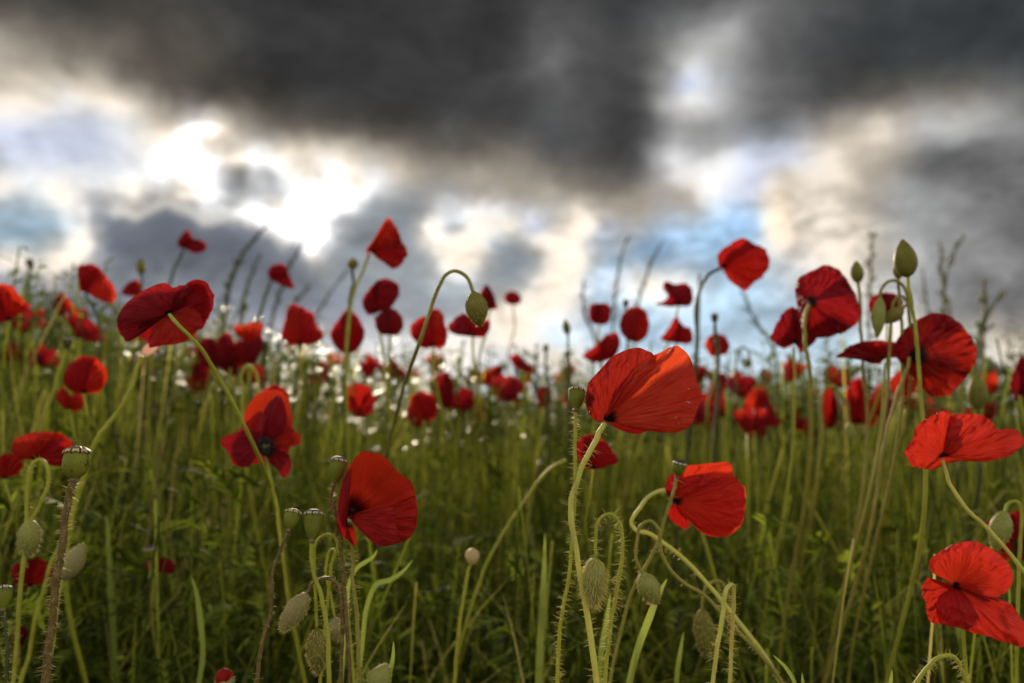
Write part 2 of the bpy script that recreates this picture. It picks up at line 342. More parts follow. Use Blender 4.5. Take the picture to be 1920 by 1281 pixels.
def petal_material(name, c1, c2, tr, tf=.38, scars=False, foot=1.0):
    m, w = new_mat(name)
    uv = w.n('ShaderNodeUVMap').outputs[0]
    s = w.n('ShaderNodeSeparateXYZ'); w.link(uv, s.inputs[0])
    u, v = s.outputs[0], s.outputs[1]
    vein_c = w.n('ShaderNodeCombineXYZ'); w.put(vein_c.inputs[0], w.math('MULTIPLY', u, 1.1)); w.put(vein_c.inputs[1], w.math('MULTIPLY', v, 26.0))
    oi = w.n('ShaderNodeObjectInfo').outputs['Random']
    w.put(vein_c.inputs[2], w.math('MULTIPLY', oi, 30.0))
    vein = w.noise(vein_c.outputs[0], 1.6, 5, .62, .25)
    obj = w.n('ShaderNodeTexCoord').outputs['Object']
    blot = w.noise(obj, 38.0, 4, .6)
    col = w.mix(w.maprange(blot, .3, .7), c1 + (1,), c2 + (1,))
    col = w.mix(w.maprange(vein, .48, .66, 0, .8), col, (c1[0] * .45, c1[1] * .35, c1[2] * .6, 1))
    # dark blotch at the foot of the petal, ragged
    edge = w.math('ADD', u, w.math('MULTIPLY', w.math('SUBTRACT', vein, .5), .16))
    foot = w.maprange(edge, .075 * foot, .16 * foot, 1, 0)
    col = w.mix(foot, col, (.012, .006, .012, 1))
    trc = w.mix(foot, tr + (1,), (.02, .004, .008, 1))
    rim = w.maprange(w.math('ADD', u, w.math('MULTIPLY', w.math('SUBTRACT', blot, .5), .03)), .975, 1.0, 0, .55)
    col = w.mix(rim, col, (.10, .006, .02, 1))
    if scars:
        sc = w.noise(obj, 260.0, 2, .5, 1.5)
        zone = w.noise(obj, 45.0, 2, .5)
        f = w.math('MULTIPLY', w.maprange(sc, .70, .73), w.maprange(zone, .48, .54))
        f = w.math('MULTIPLY', f, w.maprange(u, .55, .75))
        col = w.mix(f, col, (.75, .50, .42, 1))
    fine = w.noise(obj, 420.0, 3, .6)
    h = w.math('ADD', w.math('MULTIPLY', vein, 1.0), w.math('MULTIPLY', fine, .18))
    bp = w.n('ShaderNodeBump'); bp.inputs['Strength'].default_value = 1.0; bp.inputs['Distance'].default_value = .0032
    w.link(h, bp.inputs['Height'])
    leafy(m, w, col, trc, tf, .5, bp.outputs[0], .3)
    return m


M = {}
M['petal'] = petal_material('poppy_red', (.35, .007, .013), (.46, .015, .018), (.68, .020, .012), .44)
M['petal_orange'] = petal_material('poppy_orange_red', (.54, .014, .012), (.62, .040, .018), (.90, .058, .014), .46)
M['petal_dark'] = petal_material('poppy_crimson', (.28, .005, .016), (.38, .011, .024), (.50, .014, .016), .38)
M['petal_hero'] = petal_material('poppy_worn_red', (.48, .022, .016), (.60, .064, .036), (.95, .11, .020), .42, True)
M['petal_hero_dark'] = petal_material('poppy_worn_red_darkened', (.27, .009, .012), (.38, .020, .020), (.62, .034, .016), .32, True)  # darker copy, offsets in colour the extra light this petal catches
M['petal_deep'] = petal_material('poppy_red_with_dark_heart', (.40, .009, .014), (.50, .022, .020), (.74, .034, .014), .42, foot=2.0)
M['petal_near'] = petal_material('poppy_red_brightened', (.50, .012, .016), (.60, .034, .026), (.86, .045, .016), .40, foot=.75)  # brighter copy: light on the nearest flowers put into the colour
M['petal_bowl'] = petal_material('poppy_red_shaded_hollow', (.56, .018, .020), (.66, .050, .032), (.86, .055, .018), .22, foot=2.4)  # dark foot widened to paint the shade inside the cup
M['petal_crimson_deep'] = petal_material('poppy_crimson_with_dark_heart', (.32, .005, .018), (.42, .012, .026), (.54, .016, .018), .38, foot=1.35)
M['petal_pale'] = petal_material('petal_faded_pink', (.70, .33, .30), (.78, .45, .38), (.85, .45, .35), .5)


def green_material(name, c1, c2, tf=.2, tr=None, scale=120.0, rough=.5, spec=.35, spots=None):
    m, w = new_mat(name)
    obj = w.n('ShaderNodeTexCoord').outputs['Object']
    a = w.noise(obj, scale, 4, .6)
    col = w.mix(w.maprange(a, .3, .7), c1 + (1,), c2 + (1,))
    if name.startswith('stem'):
        big = w.noise(obj, 22.0, 3, .6)
        col = w.mix(w.maprange(big, .50, .72, 0, .55), col, (c1[0] * .95, c1[1] * .62, c1[2] * .8, 1))
    if spots:
        st = w.n('ShaderNodeTexNoise'); w.link(w.vmath('MULTIPLY', obj, (1, 1, .45)), st.inputs['Vector'])
        st.inputs['Scale'].default_value = spots[1]; st.inputs['Detail'].default_value = 2
        col = w.mix(w.maprange(st.outputs[0], .60, .66), col, spots[0] + (1,))
    bp = w.n('ShaderNodeBump'); bp.inputs['Strength'].default_value = .3; bp.inputs['Distance'].default_value = .0006
    w.link(w.noise(obj, scale * 6, 3), bp.inputs['Height'])
    tr = tr or tuple(min(1, 1.6 * x) for x in c2)
    leafy(m, w, col, tr + (1,), tf, rough, bp.outputs[0], spec)
    return m


M['stem'] = green_material('stem_green', (.34, .37, .035), (.47, .46, .07), .22)
M['stem_pale'] = green_material('stem_pale_green', (.56, .55, .12), (.66, .63, .18), .25)
M['stem_olive'] = green_material('stem_olive', (.27, .25, .04), (.37, .33, .07), .2)
M['stem_brown'] = green_material('stem_brown', (.13, .075, .022), (.27, .20, .07), .1, scale=300)
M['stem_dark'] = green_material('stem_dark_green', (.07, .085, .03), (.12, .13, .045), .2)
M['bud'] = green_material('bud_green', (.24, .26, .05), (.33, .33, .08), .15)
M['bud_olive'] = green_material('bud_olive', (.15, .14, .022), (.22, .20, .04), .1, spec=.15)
M['bud_straw'] = green_material('bud_straw', (.36, .28, .13), (.30, .28, .10), .2)
M['capsule'] = green_material('capsule_green', (.17, .18, .014), (.24, .24, .03), .06, spec=.15, spots=((.035, .03, .02), 420.0))
M['capsule_plain'] = green_material('capsule_plain_green', (.13, .15, .012), (.19, .20, .022), .06, spec=.15)
M['collar'] = green_material('capsule_collar', (.16, .10, .06), (.22, .17, .09), .05, scale=400)
M['dark'] = green_material('stamen_black', (.012, .008, .012), (.03, .02, .03), .05)
M['weed'] = green_material('weed_green', (.10, .12, .06), (.15, .17, .08), .25)
M['weed_tip'] = green_material('weed_tip', (.22, .22, .06), (.30, .28, .08), .25)
M['dry'] = green_material('dry_straw', (.34, .27, .17), (.44, .36, .24), .25)
M['blade'] = green_material('blade_green', (.21, .27, .035), (.30, .36, .07), .4, scale=60)
M['bloom_pale'] = green_material('pale_cream', (.48, .38, .19), (.58, .47, .26), .3)


def hair_material():
    m, w = new_mat('bristle')
    leafy(m, w, (.78, .68, .30, 1), (1.0, .90, .46, 1), .55, .4)
    return m
M['hair'] = hair_material()


def cap_material(name, dark, pale):
    m, w = new_mat(name)
    uv = w.n('ShaderNodeUVMap').outputs[0]
    s = w.n('ShaderNodeSeparateXYZ'); w.link(uv, s.inputs[0])
    u, v = s.outputs[0], s.outputs[1]
    obj = w.n('ShaderNodeTexCoord').outputs['Object']
    nz = w.noise(obj, 500.0, 3)
    ray = w.math('ABSOLUTE', w.math('SINE', w.math('MULTIPLY', v, math.pi * 10)))
    col = w.mix(w.maprange(ray, .0, .55), (.018, .010, .014, 1), dark + (1,))
    rimf = w.maprange(w.math('ADD', u, w.math('MULTIPLY', w.math('SUBTRACT', nz, .5), .1)), .74, .92)
    rimc = w.mix(w.maprange(ray, .2, .6), (.05, .03, .02, 1), pale + (1,))
    col = w.mix(rimf, col, rimc)
    leafy(m, w, col, col, .05, .5)
    return m
M['cap_tan'] = cap_material('crown_tan', (.16, .10, .035), (.62, .48, .24))
M['cap_purple'] = cap_material('crown_purple', (.050, .022, .030), (.55, .46, .34))


def grass_material(name, stops, tf):
    m, w = new_mat(name)
    ri = w.n('ShaderNodeNewGeometry').outputs['Random Per Island']
    col = w.ramp(ri, stops)
    pos = w.n('ShaderNodeTexCoord').outputs['Object']
    patch = w.noise(pos, 3.2, 3, .6)
    col = w.mix(w.maprange(patch, .4, .7, 0, .4), col, (.09, .12, .014, 1))
    uv = w.n('ShaderNodeUVMap').outputs[0]
    trc = w.mix(1.0, col, (1.9, 1.9, 1.2, 1), 'MULTIPLY')
    leafy(m, w, col, trc, tf, .6, None, .2)
    return m
M['grass'] = grass_material('grass_green', [(0, (.020, .030, .004)), (.36, (.075, .10, .011)), (.60, (.19, .22, .028)), (.8, (.39, .40, .055)), (.92, (.45, .41, .11)), (1, (.54, .43, .22))], .5)
M['leaf'] = grass_material('undergrowth_green', [(0, (.016, .027, .004)), (.4, (.062, .092, .011)), (.7, (.19, .24, .030)), (1, (.38, .42, .06))], .5)


M['leaf_wet'] = grass_material('glossy_leaf_green', [(0, (.045, .065, .015)), (.5, (.08, .10, .02)), (1, (.16, .18, .04))], .35)
_p = [n for n in M['leaf_wet'].node_tree.nodes if n.type == 'BSDF_PRINCIPLED'][0]
_p.inputs['Roughness'].default_value = .33; _p.inputs['Specular IOR Level'].default_value = .34


def ground_material():
    m, w = new_mat('meadow_soil')
    pos = w.n('ShaderNodeTexCoord').outputs['Object']
    a = w.noise(pos, 6.0, 6, .65)
    b = w.noise(pos, .25, 4, .6)
    col = w.mix(w.maprange(a, .35, .7), (.008, .009, .004, 1), (.022, .026, .008, 1))
    col = w.mix(w.maprange(b, .4, .7, 0, .5), col, (.10, .11, .035, 1))
    p = w.n('ShaderNodeBsdfPrincipled'); w.link(col, p.inputs['Base Color']); p.inputs['Roughness'].default_value = .95
    bp = w.n('ShaderNodeBump'); bp.inputs['Strength'].default_value = .8; bp.inputs['Distance'].default_value = .03
    w.link(a, bp.inputs['Height']); w.link(bp.outputs[0], p.inputs['Normal'])
    o = w.n('ShaderNodeOutputMaterial'); w.link(p.outputs[0], o.inputs[0])
    return m
M['ground'] = ground_material()

# ------------------------------------------------------------------ ground
def terrain(x, y):
    r = np.sqrt(np.square(x) + np.square(y))
    xe = x / (1 + r / 100.0)
    left = np.where(xe < 0, -xe, 0.0)
    left = np.sqrt(left * left + .01) - .1
    right = np.where(xe > 0, xe, 0.0)
    return .178 * left + .03 * right


def build_ground():
    rad = [0, .3, .6, 1, 1.5, 2, 3, 4, 6, 9, 13, 20, 30, 45, 70, 110, 200, 400, 900]
    na = 72
    V = [(0, 0, float(terrain(0., 0.)))]
    for r in rad[1:]:
        for k in range(na):
            a = 2 * math.pi * k / na
            x, y = r * math.sin(a), r * math.cos(a)
            V.append((x, y, float(terrain(x, y))))
    F = [(0, 1 + (k + 1) % na, 1 + k) for k in range(na)]
    for i in range(len(rad) - 2):
        for k in range(na):
            a, b = 1 + i * na + k, 1 + i * na + (k + 1) % na
            F.append((a, b, b + na, a + na))
    me = bpy.data.meshes.new('ground')
    me.from_pydata(V, [], F)
    me.update()
    for p in me.polygons: p.use_smooth = True
    me.materials.append(M['ground'])
    o = bpy.data.objects.new('ground', me)
    C.objects.link(o)
    o['kind'] = 'structure'
    o['label'] = 'soil of the poppy meadow under the grass'
    return o
build_ground()

# ------------------------------------------------------------------ mesh helpers
class MB:
    def __init__(self): self.v = []; self.f = []; self.uv = []
    def add(self, verts, faces, uvs=None):
        n = len(self.v)
        self.v += [tuple(p) for p in verts]
        self.f += [tuple(i + n for i in f) for f in faces]
        self.uv += list(uvs) if uvs is not None else [(0, 0)] * len(verts)
    def build(self, name, mat, parent=None, smooth=True):
        off = Vector((0, 0, 0))
        if parent is not None:
            off = world_loc(parent)
        me = bpy.data.meshes.new(name)
        me.from_pydata([(a - off[0], b - off[1], c - off[2]) for a, b, c in self.v], [], self.f)
        uvl = me.uv_layers.new(name='UVMap')
        li = np.empty(len(me.loops), dtype=np.int32)
        me.loops.foreach_get('vertex_index', li)
        uvl.data.foreach_set('uv', np.array(self.uv, dtype=np.float32)[li].ravel())
        if smooth: me.polygons.foreach_set('use_smooth', np.ones(len(me.polygons), dtype=bool))
        me.update()
        me.materials.append(mat)
        o = bpy.data.objects.new(name, me)
        C.objects.link(o)
        if parent is not None: o.parent = parent
        return o


def world_loc(o):
    v = Vector((0, 0, 0))
    while o is not None:
        v = v + o.location
        o = o.parent
    return v


def spline(pts, n):
    """Catmull-Rom through pts (rows of any width), n samples by chord length"""
    p = np.array(pts, float)
    if len(p) == 2:
        t = np.linspace(0, 1, n)[:, None]
        return p[0] * (1 - t) + p[1] * t
    ext = np.vstack([2 * p[0] - p[1], p, 2 * p[-1] - p[-2]])
    L = np.r_[0, np.cumsum(np.linalg.norm(np.diff(p, axis=0), axis=1) + 1e-9)]
    t = np.linspace(0, L[-1], n)
    k = np.clip(np.searchsorted(L, t, side='right') - 1, 0, len(p) - 2)
    f = ((t - L[k]) / (L[k + 1] - L[k]))[:, None]
    a, b, c, d = ext[k], ext[k + 1], ext[k + 2], ext[k + 3]
    return .5 * ((2 * b) + (c - a) * f + (2 * a - 5 * b + 4 * c - d) * f ** 2 + (3 * b - a - 3 * c + d) * f ** 3)


def span_spline(pts, per):
    """Catmull-Rom with the same number of samples on every span, so tight hooks stay round"""
    p = np.array(pts, float)
    if len(p) == 2: return spline(p, per + 1)
    L = np.linalg.norm(np.diff(p, axis=0), axis=1)
    ext = np.vstack([2 * p[0] - p[1], p, 2 * p[-1] - p[-2]])
    out = []
    for k in range(len(p) - 1):
        a, b, c, d = ext[k], ext[k + 1], ext[k + 2], ext[k + 3]
        la = L[k - 1] if k else L[k]; lc = L[k + 1] if k + 1 < len(L) else L[k]
        m1 = ((b - a) / la * L[k] + (c - b) / L[k] * la) / (la + L[k]) * L[k]
        m2 = ((c - b) / L[k] * lc + (d - c) / lc * L[k]) / (lc + L[k]) * L[k]
        f = (np.arange(per) / per)[:, None]
        out.append((2 * f ** 3 - 3 * f ** 2 + 1) * b + (f ** 3 - 2 * f ** 2 + f) * m1 + (-2 * f ** 3 + 3 * f ** 2) * c + (f ** 3 - f ** 2) * m2)
    out.append(p[-1:])
    return np.vstack(out)


def frames(path):
    D_ = np.diff(path, axis=0); D_ /= np.linalg.norm(D_, axis=1)[:, None] + 1e-12
    T = np.vstack([D_[:1], D_[:-1] + D_[1:], D_[-1:]])
    T /= np.linalg.norm(T, axis=1)[:, None] + 1e-12
    ref = np.array((1.0, 0.2, 0.1)) if abs(T[0][0]) < .9 else np.array((0, 1.0, 0))
    N = np.zeros_like(T)
    n = ref - T[0] * ref.dot(T[0]); n /= np.linalg.norm(n)
    for i in range(len(T)):
        n = n - T[i] * n.dot(T[i]); n /= np.linalg.norm(n) + 1e-12
        N[i] = n
    return T, N, np.cross(T, N)


def tube(mb, path, rad, sides=8):
    path = np.array(path, float)
    n = len(path)
    rad = np.broadcast_to(np.array(rad, float), (n,))
    T, N, B = frames(path)
    a = np.linspace(0, 2 * math.pi, sides, endpoint=False)
    V = path[:, None, :] + rad[:, None, None] * (np.cos(a)[None, :, None] * N[:, None, :] + np.sin(a)[None, :, None] * B[:, None, :])
    F = []
    for i in range(n - 1):
        for k in range(sides):
            F.append((i * sides + k, i * sides + (k + 1) % sides, (i + 1) * sides + (k + 1) % sides, (i + 1) * sides + k))
    F.append(tuple(range(sides))[::-1]); F.append(tuple((n - 1) * sides + k for k in range(sides)))
    uv = [(i / (n - 1), k / sides) for i in range(n) for k in range(sides)]
    mb.add(V.reshape(-1, 3), F, uv)


def hair(mb, p, d, L, r, bend, rng):
    """one bristle: a thin curved three-sided spike"""
    d = np.array(d) / (np.linalg.norm(d) + 1e-9)
    s = np.cross(d, (0.3, 0.5, 0.8)); s /= np.linalg.norm(s) + 1e-9
    t = np.cross(d, s)
    V = []
    for f, rr in ((0, 1.0), (.4, .75), (.75, .45)):
        c = p + d * L * f + bend * L * f * f
        for k in range(3):
            a = 2.094 * k
            V.append(c + rr * r * (math.cos(a) * s + math.sin(a) * t))
    V.append(p + d * L + bend * L)
    F = []
    for i in range(2):
        for k in range(3):
            F.append((3 * i + k, 3 * i + (k + 1) % 3, 3 * i + 3 + (k + 1) % 3, 3 * i + 3 + k))
    for k in range(3): F.append((6 + k, 6 + (k + 1) % 3, 9))
    mb.add(V, F)


def stem_hairs(mb, path, rad, per_m, L, r, rng, lean=0.0, skip=0.0):
    path = np.array(path, float)
    seg = np.linalg.norm(np.diff(path, axis=0), axis=1)
    cum = np.r_[0, np.cumsum(seg)]
    T, N, B = frames(path)
    rad = np.broadcast_to(np.array(rad, float), (len(path),))
    n = int(per_m * cum[-1])
    for _ in range(n):
        q = rng.uniform(skip * cum[-1], cum[-1])
        k = min(int(np.searchsorted(cum, q, side='right') - 1), len(seg) - 1)
        f = (q - cum[k]) / (seg[k] + 1e-9)
        c = path[k] * (1 - f) + path[k + 1] * f
        a = rng.uniform(0, 2 * math.pi)
        o = math.cos(a) * N[k] + math.sin(a) * B[k]
        dv = o + T[k] * (lean + rng.gauss(0, .22)) + np.array([rng.gauss(0, .12) for _ in range(3)])
        bend = np.array([rng.gauss(0, .16), rng.gauss(0, .16), rng.uniform(-.3, .12)])
        hair(mb, c + o * rad[k] * .9, dv, L * rng.uniform(.55, 1.25), r * rng.uniform(.8, 1.2), bend, rng)


def noise1(rng, n=5, f0=1.0):
    w = [(f0 * (1.7 ** k) * rng.uniform(.8, 1.25), rng.uniform(0, 6.28), .62 ** k) for k in range(n)]
    tot = sum(x[2] for x in w)
    return lambda s: sum(a * np.sin(f * s * 6.2832 + p) for f, p, a in w) / tot


PROF = {
    'bulge': lambda u: np.sin(math.pi * np.power(u, .8) * .68) ,
    'bowl': lambda u: np.sin(math.pi * np.power(u, .85)),
    'open': lambda u: np.power(u, 1.5),
    'flat': lambda u: u * 0.0,
}


def petal(parent, base, d, rim, D=0.0, prof='bulge', closed=False, wr=.03, folds=5.0, seed=1, mat='petal', nu=22, nv=56, base_dz=0.0, rag=.018, W=.55, shrink=1.0, name='petal'):
    """a fan of membrane from the foot of the petal out to its rim; D bows it (negative: to the viewer), wr ruffles it"""
    rng = random.Random(seed * 7919 + 13)
    wr = wr * 1.55
    rim3 = [(p[0], p[1], p[2] if len(p) > 2 else 0.0) for p in rim]
    if closed: rim3 = rim3 + [rim3[0]]
    Rm = spline(rim3, nv)
    ctr = np.array((base[0], base[1], 0.0))
    s = np.linspace(0, 1, nv)
    rg = noise1(rng, 6, 5.0)
    size_px = np.median(np.linalg.norm(Rm[:, :2] - ctr[:2], axis=1))
    size_m = size_px * d / FPX
    scale = shrink * (1 + rag * rg(s))
    if closed:
        k = np.minimum(s, 1 - s) / .06
        scale = shrink * (1 + rag * rg(s) * np.clip(k, 0, 1))
    u = np.linspace(0, 1, nu)
    Ws = np.ones(nv) if closed else np.power(np.clip(np.sin(math.pi * s), 0, 1), W)
    f1, f2, f3 = noise1(rng, 4, folds), noise1(rng, 3, folds * 2.6), noise1(rng, 3, 2.0)
    cf = [rng.uniform(14, 22), rng.uniform(6, 11), rng.uniform(0, 6), rng.uniform(24, 36), rng.uniform(9, 15)]
    mb = MB()
    V, uv = [], []
    for i, uu in enumerate(u):
        tw = s + .035 * uu * f3(np.full(nv, uu) + s)
        ruf = wr * size_m * (uu ** 1.3) * (f1(tw) + .45 * f2(tw + .1 * uu) * uu)
        if closed: ruf = ruf * np.clip(np.minimum(s, 1 - s) / .05, 0, 1) 
        cr = wr * size_m * .36 * uu * (np.sin(s * cf[0] + uu * cf[1] + cf[2]) * np.sin(s * cf[3] - uu * cf[4]) + .6 * np.sin(s * cf[3] * 1.7 + uu * cf[1] * 1.9 + 1.0))
        if closed: cr = cr * 0
        dz = cr + D * PROF[prof](np.array(uu)) * Ws + Rm[:, 2] * uu + base_dz * (1 - uu) + ruf
        q = ctr[:2] + (Rm[:, :2] - ctr[:2]) * (uu * scale)[:, None]
        for j in range(nv):
            V.append(P(q[j, 0], q[j, 1], d + dz[j]))
            uv.append((uu * shrink if shrink < 1 else uu, s[j]))
    F = [(i * nv + j, i * nv + j + 1, (i + 1) * nv + j + 1, (i + 1) * nv + j) for i in range(nu - 1) for j in range(nv - 1)]
    mb.add(V, F, uv)
    return mb.build(name, M[mat], parent)


def tag(o, label, cat, group=None):
    o['label'] = label; o['category'] = cat
    if group: o['group'] = group
    return o


def root(name, loc, label, cat, group=None):
    o = bpy.data.objects.new(name, None)
    o.empty_display_size = .02
    o.location = loc
    C.objects.link(o)
    return tag(o, label, cat, group)


def stem_path(pts, d, rng, n=40, to_ground=True):
    """pts: (x, y) or (x, y, depth) in order from the top down; carried on down into the soil"""
    Q = [tuple(P(p[0], p[1], p[2] if len(p) > 2 else d)) for p in pts]
    if to_ground:
        a = np.array(Q[-1])
        if len(Q) > 1:
            t = np.array(Q[-1]) - np.array(Q[-2]); t /= np.linalg.norm(t) + 1e-9
        else:
            t = np.array((rng.uniform(-.1, .1), rng.uniform(-.1, .1), -1.0))
        gz = float(terrain(a[0], a[1])) - .01
        h = a[2] - gz
        if h > .03:
            t2 = np.array((t[0] * .5, t[1] * .5 + (.45 if d > .585 else .05), min(-.5, t[2])))
            mid = a + t2 / abs(t2[2]) * h * .5
            end = mid + np.array((t2[0] * .15, .3 if d > .585 else 0, -1)) * (h * .5)
            end[2] = float(terrain(end[0], end[1])) - .01
            Q += [tuple(mid), tuple(end)]
    per = max(3, int(n / (len(Q) - 1)))
    return span_spline(Q, per)


def make_stem(parent, pts, d, w_px, mat, rng, hairs=0, hair_len=.0040, hair_r=.00014, n=90, taper=1.25, sides=8):
    path = stem_path(pts, d, rng, n)
    r0 = w_px * .40 * d / FPX
    ss = np.linspace(0, 1, len(path)); k1, k2 = noise1(rng, 4, 3.0), noise1(rng, 4, 3.0)
    env = np.clip(ss * 12, 0, 1)
    path = path + np.stack([k1(ss) * env * r0 * .55, k2(ss) * env * r0 * .5, np.zeros(len(path))], -1)
    rad = r0 * np.linspace(1.0, taper, len(path))
    wob = noise1(rng, 3, 3.0)
    rad = rad * (1 + .07 * wob(np.linspace(0, 1, len(path))))
    mb = MB(); tube(mb, path, rad, sides)
    st = mb.build('stem', M[mat], parent)
    if hairs:
        hb = MB()
        stem_hairs(hb, path, rad, hairs * 2.1, hair_len * 1.0, hair_r * .85, rng)
        h = hb.build('hair', M['hair'], st)
        h['kind'] = 'stuff'
    return st


def stem_foot(pts, d, rng):
    return Vector(stem_path(pts, d, random.Random(1), 8)[-1])


def lathe(mb, a, b, prof, sides=20, twist=0.0, rib=(0, 0)):
    """prof: list of (t, r) from a to b in metres of radius"""
    a, b = np.array(a), np.array(b)
    ax = b - a; L = np.linalg.norm(ax); ax = ax / L
    s = np.cross(ax, (.2, .9, .35)); s /= np.linalg.norm(s); t = np.cross(ax, s)
    V, uv = [], []
    for q, r in prof:
        for k in range(sides):
            an = 2 * math.pi * k / sides
            rr = r * (1 + rib[1] * math.cos(an * rib[0]))
            V.append(a + ax * L * q + rr * (math.cos(an) * s + math.sin(an) * t)); uv.append((q, k / sides))
    n = len(prof)
    F = [(i * sides + k, i * sides + (k + 1) % sides, (i + 1) * sides + (k + 1) % sides, (i + 1) * sides + k) for i in range(n - 1) for k in range(sides)]
    F.append(tuple(range(sides))[::-1]); F.append(tuple((n - 1) * sides + k for k in range(sides)))
    mb.add(V, F, uv)
    return s, t, ax, L


# ------------------------------------------------------------------ plants
def poppy(label, d, base, petals, stem=None, w=9, stem_mat='stem', hairs=0, hero=False, seed=1, group=None, dark=None, sw=None):
    rng = random.Random(seed)
    if not stem:
        k = rng.uniform(-26, 26)
        stem = [(base[0], base[1]), (base[0] + k * .45 + rng.uniform(-5, 5), base[1] + 42), (base[0] + k + rng.uniform(-8, 8), base[1] + 95, d + .03), (base[0] + k * 1.25 + rng.uniform(-10, 10), base[1] + 150, d + .08)]
    rt = root('poppy_flower', stem_foot(stem, d, rng), label, 'poppy', group)
    make_stem(rt, stem, d, w, stem_mat, rng, hairs, n=110 if hero else 40, sides=10 if hero else 7)
    for k, p in enumerate(petals):
        kw = dict(p); rim = kw.pop('rim')
        b = kw.pop('base', base)
        kw.setdefault('seed', seed * 31 + k)
        if hero: kw.setdefault('nu', 44); kw.setdefault('nv', 130)
        petal(rt, b, d, rim, **kw)
    if dark:
        x, y, r, dz = dark
        mb = MB()
        c = P(x, y, d + dz)
        r = r * d / FPX
        for k in range(70):          # stamens: short dark filaments with a knob
            v = np.array([rng.gauss(0, 1) for _ in range(3)]); v /= np.linalg.norm(v)
            p0 = np.array(c); p1 = p0 + v * r * rng.uniform(.6, 1.1)
            tube(mb, [p0, (p0 + p1) / 2 + v[::-1] * r * .05, p1], [r * .03, r * .03, r * .09], 4)
        mb.build('stamens', M['dark'], rt)
        mb = MB()
        prof = [(0, r * .1), (.3, r * .32), (.7, r * .36), (1, r * .12)]
        lathe(mb, np.array(c) - np.array((0, 0, r * .6)), np.array(c) + np.array((0, 0, r * .5)), prof, 12)
        mb.build('ovary', M['stem_dark'], rt)
    return rt


def auto_poppy(label, d, base, rim, stem=None, w=5.5, mat='petal', D=None, view='side', seed=1, split=2, stem_mat='stem', hairs=0, group=None, hero=False, mat2=None):
    """a flower whose cup is two or three front petals over a back petal; rim runs round the cup from one side of its foot to the other"""
    rng = random.Random(seed * 101)
    xs = [p[0] for p in rim]; ys = [p[1] for p in rim]
    size = max(max(xs) - min(xs), max(ys) - min(ys)) * d / FPX
    D = size * .26 if D is None else D
    pts = spline(rim + ([rim[0]] if view in ('back', 'front') else []), 61)
    pet = []
    mat2 = mat2 or mat
    if view == 'side':
        # back petal
        cut = pts[3:58]
        pet.append(dict(rim=[tuple(p) for p in cut[::4]], D=D * .9, prof='bulge', wr=.065, mat=mat2, shrink=.97, rag=.03))
        if split == 1:
            pet.append(dict(rim=[tuple(p) for p in pts[::4]], D=-D, prof='bulge', wr=.065, mat=mat, rag=.03))
        else:
            k = rng.randint(30, 40)
            pet.append(dict(rim=[tuple(p) for p in pts[max(0, k - 12):][::4]], D=-D * .72, prof='bulge', wr=.08, mat=mat2, shrink=.985, rag=.04))
            pet.append(dict(rim=[tuple(p) for p in pts[:k + 1][::4]], D=-D, prof='bulge', wr=.08, mat=mat, rag=.04))
    else:
        sg = 1 if view == 'back' else -1
        n = 60
        cuts = [(0, 24), (18, 40), (36, 62)]
        for q, (a, b) in enumerate(cuts):
            seg = [tuple(pts[i % n]) for i in range(a, b + 1, 4)]
            pet.append(dict(rim=seg, D=0.0, prof='flat', wr=.09, folds=7, mat=mat if q != 1 else mat2, seed=seed * 31 + q, base_dz=0))
            m = len(seg)
            pet[-1]['rim'] = [(p[0], p[1], sg * D * (1 - .18 * math.cos(2 * math.pi * i / (m - 1))) + .0016 * q) for i, p in enumerate(seg)]
    return poppy(label, d, base, pet, stem, w, stem_mat, hairs, hero, seed, group)


def bud(label, d, top, tip, width, stem, w=8, mat='bud', stem_mat='stem', hairs=0, bhairs=0, seed=1, hair_len=.0040, group=None, skew=.45, red=None, sides=18):
    rng = random.Random(seed + 500)
    rt = root('poppy_bud', stem_foot(stem, d, rng), label, 'poppy bud', group)
    make_stem(rt, stem, d, w, stem_mat, rng, hairs, hair_len)
    a, b = np.array(P(top[0], top[1], d)), np.array(P(tip[0], tip[1], d))
    R0 = width * .5 * d / FPX
    prof = []
    for k in range(15):
        t = k / 14
        q = t ** (math.log(.5) / math.log(skew))
        prof.append((t, R0 * max(.10, math.sin(math.pi * min(1, max(0, q))) ** .72) * (1 if 0 < k < 14 else .9)))
    mb = MB()
    s, t_, ax, L = lathe(mb, a, b, prof, sides, rib=(2, .035))
    bo = mb.build('sepals', M[mat], rt)
    if bhairs:
        hb = MB()
        for _ in range(bhairs):
            q = rng.uniform(.03, .97); an = rng.uniform(0, 6.2832)
            r = np.interp(q, [p[0] for p in prof], [p[1] for p in prof])
            o = math.cos(an) * s + math.sin(an) * t_
            hair(hb, a + ax * L * q + o * r * .95, o * .8 + ax * rng.uniform(.2, .9), hair_len * rng.uniform(.5, 1.1), .00015, np.array([rng.gauss(0, .15), rng.gauss(0, .15), -.15]), rng)
        h = hb.build('hair', M['hair'], bo); h['kind'] = 'stuff'
    if red:
        mb = MB()
        lathe(mb, a + ax * L * .52, b + ax * L * .06, [(0, R0 * .85), (.3, R0 * .93), (.6, R0 * .8), (.85, R0 * .5), (1, R0 * .12)], 16, rib=(5, .06))
        mb.build('petal', M['petal_orange'], rt)
    return rt


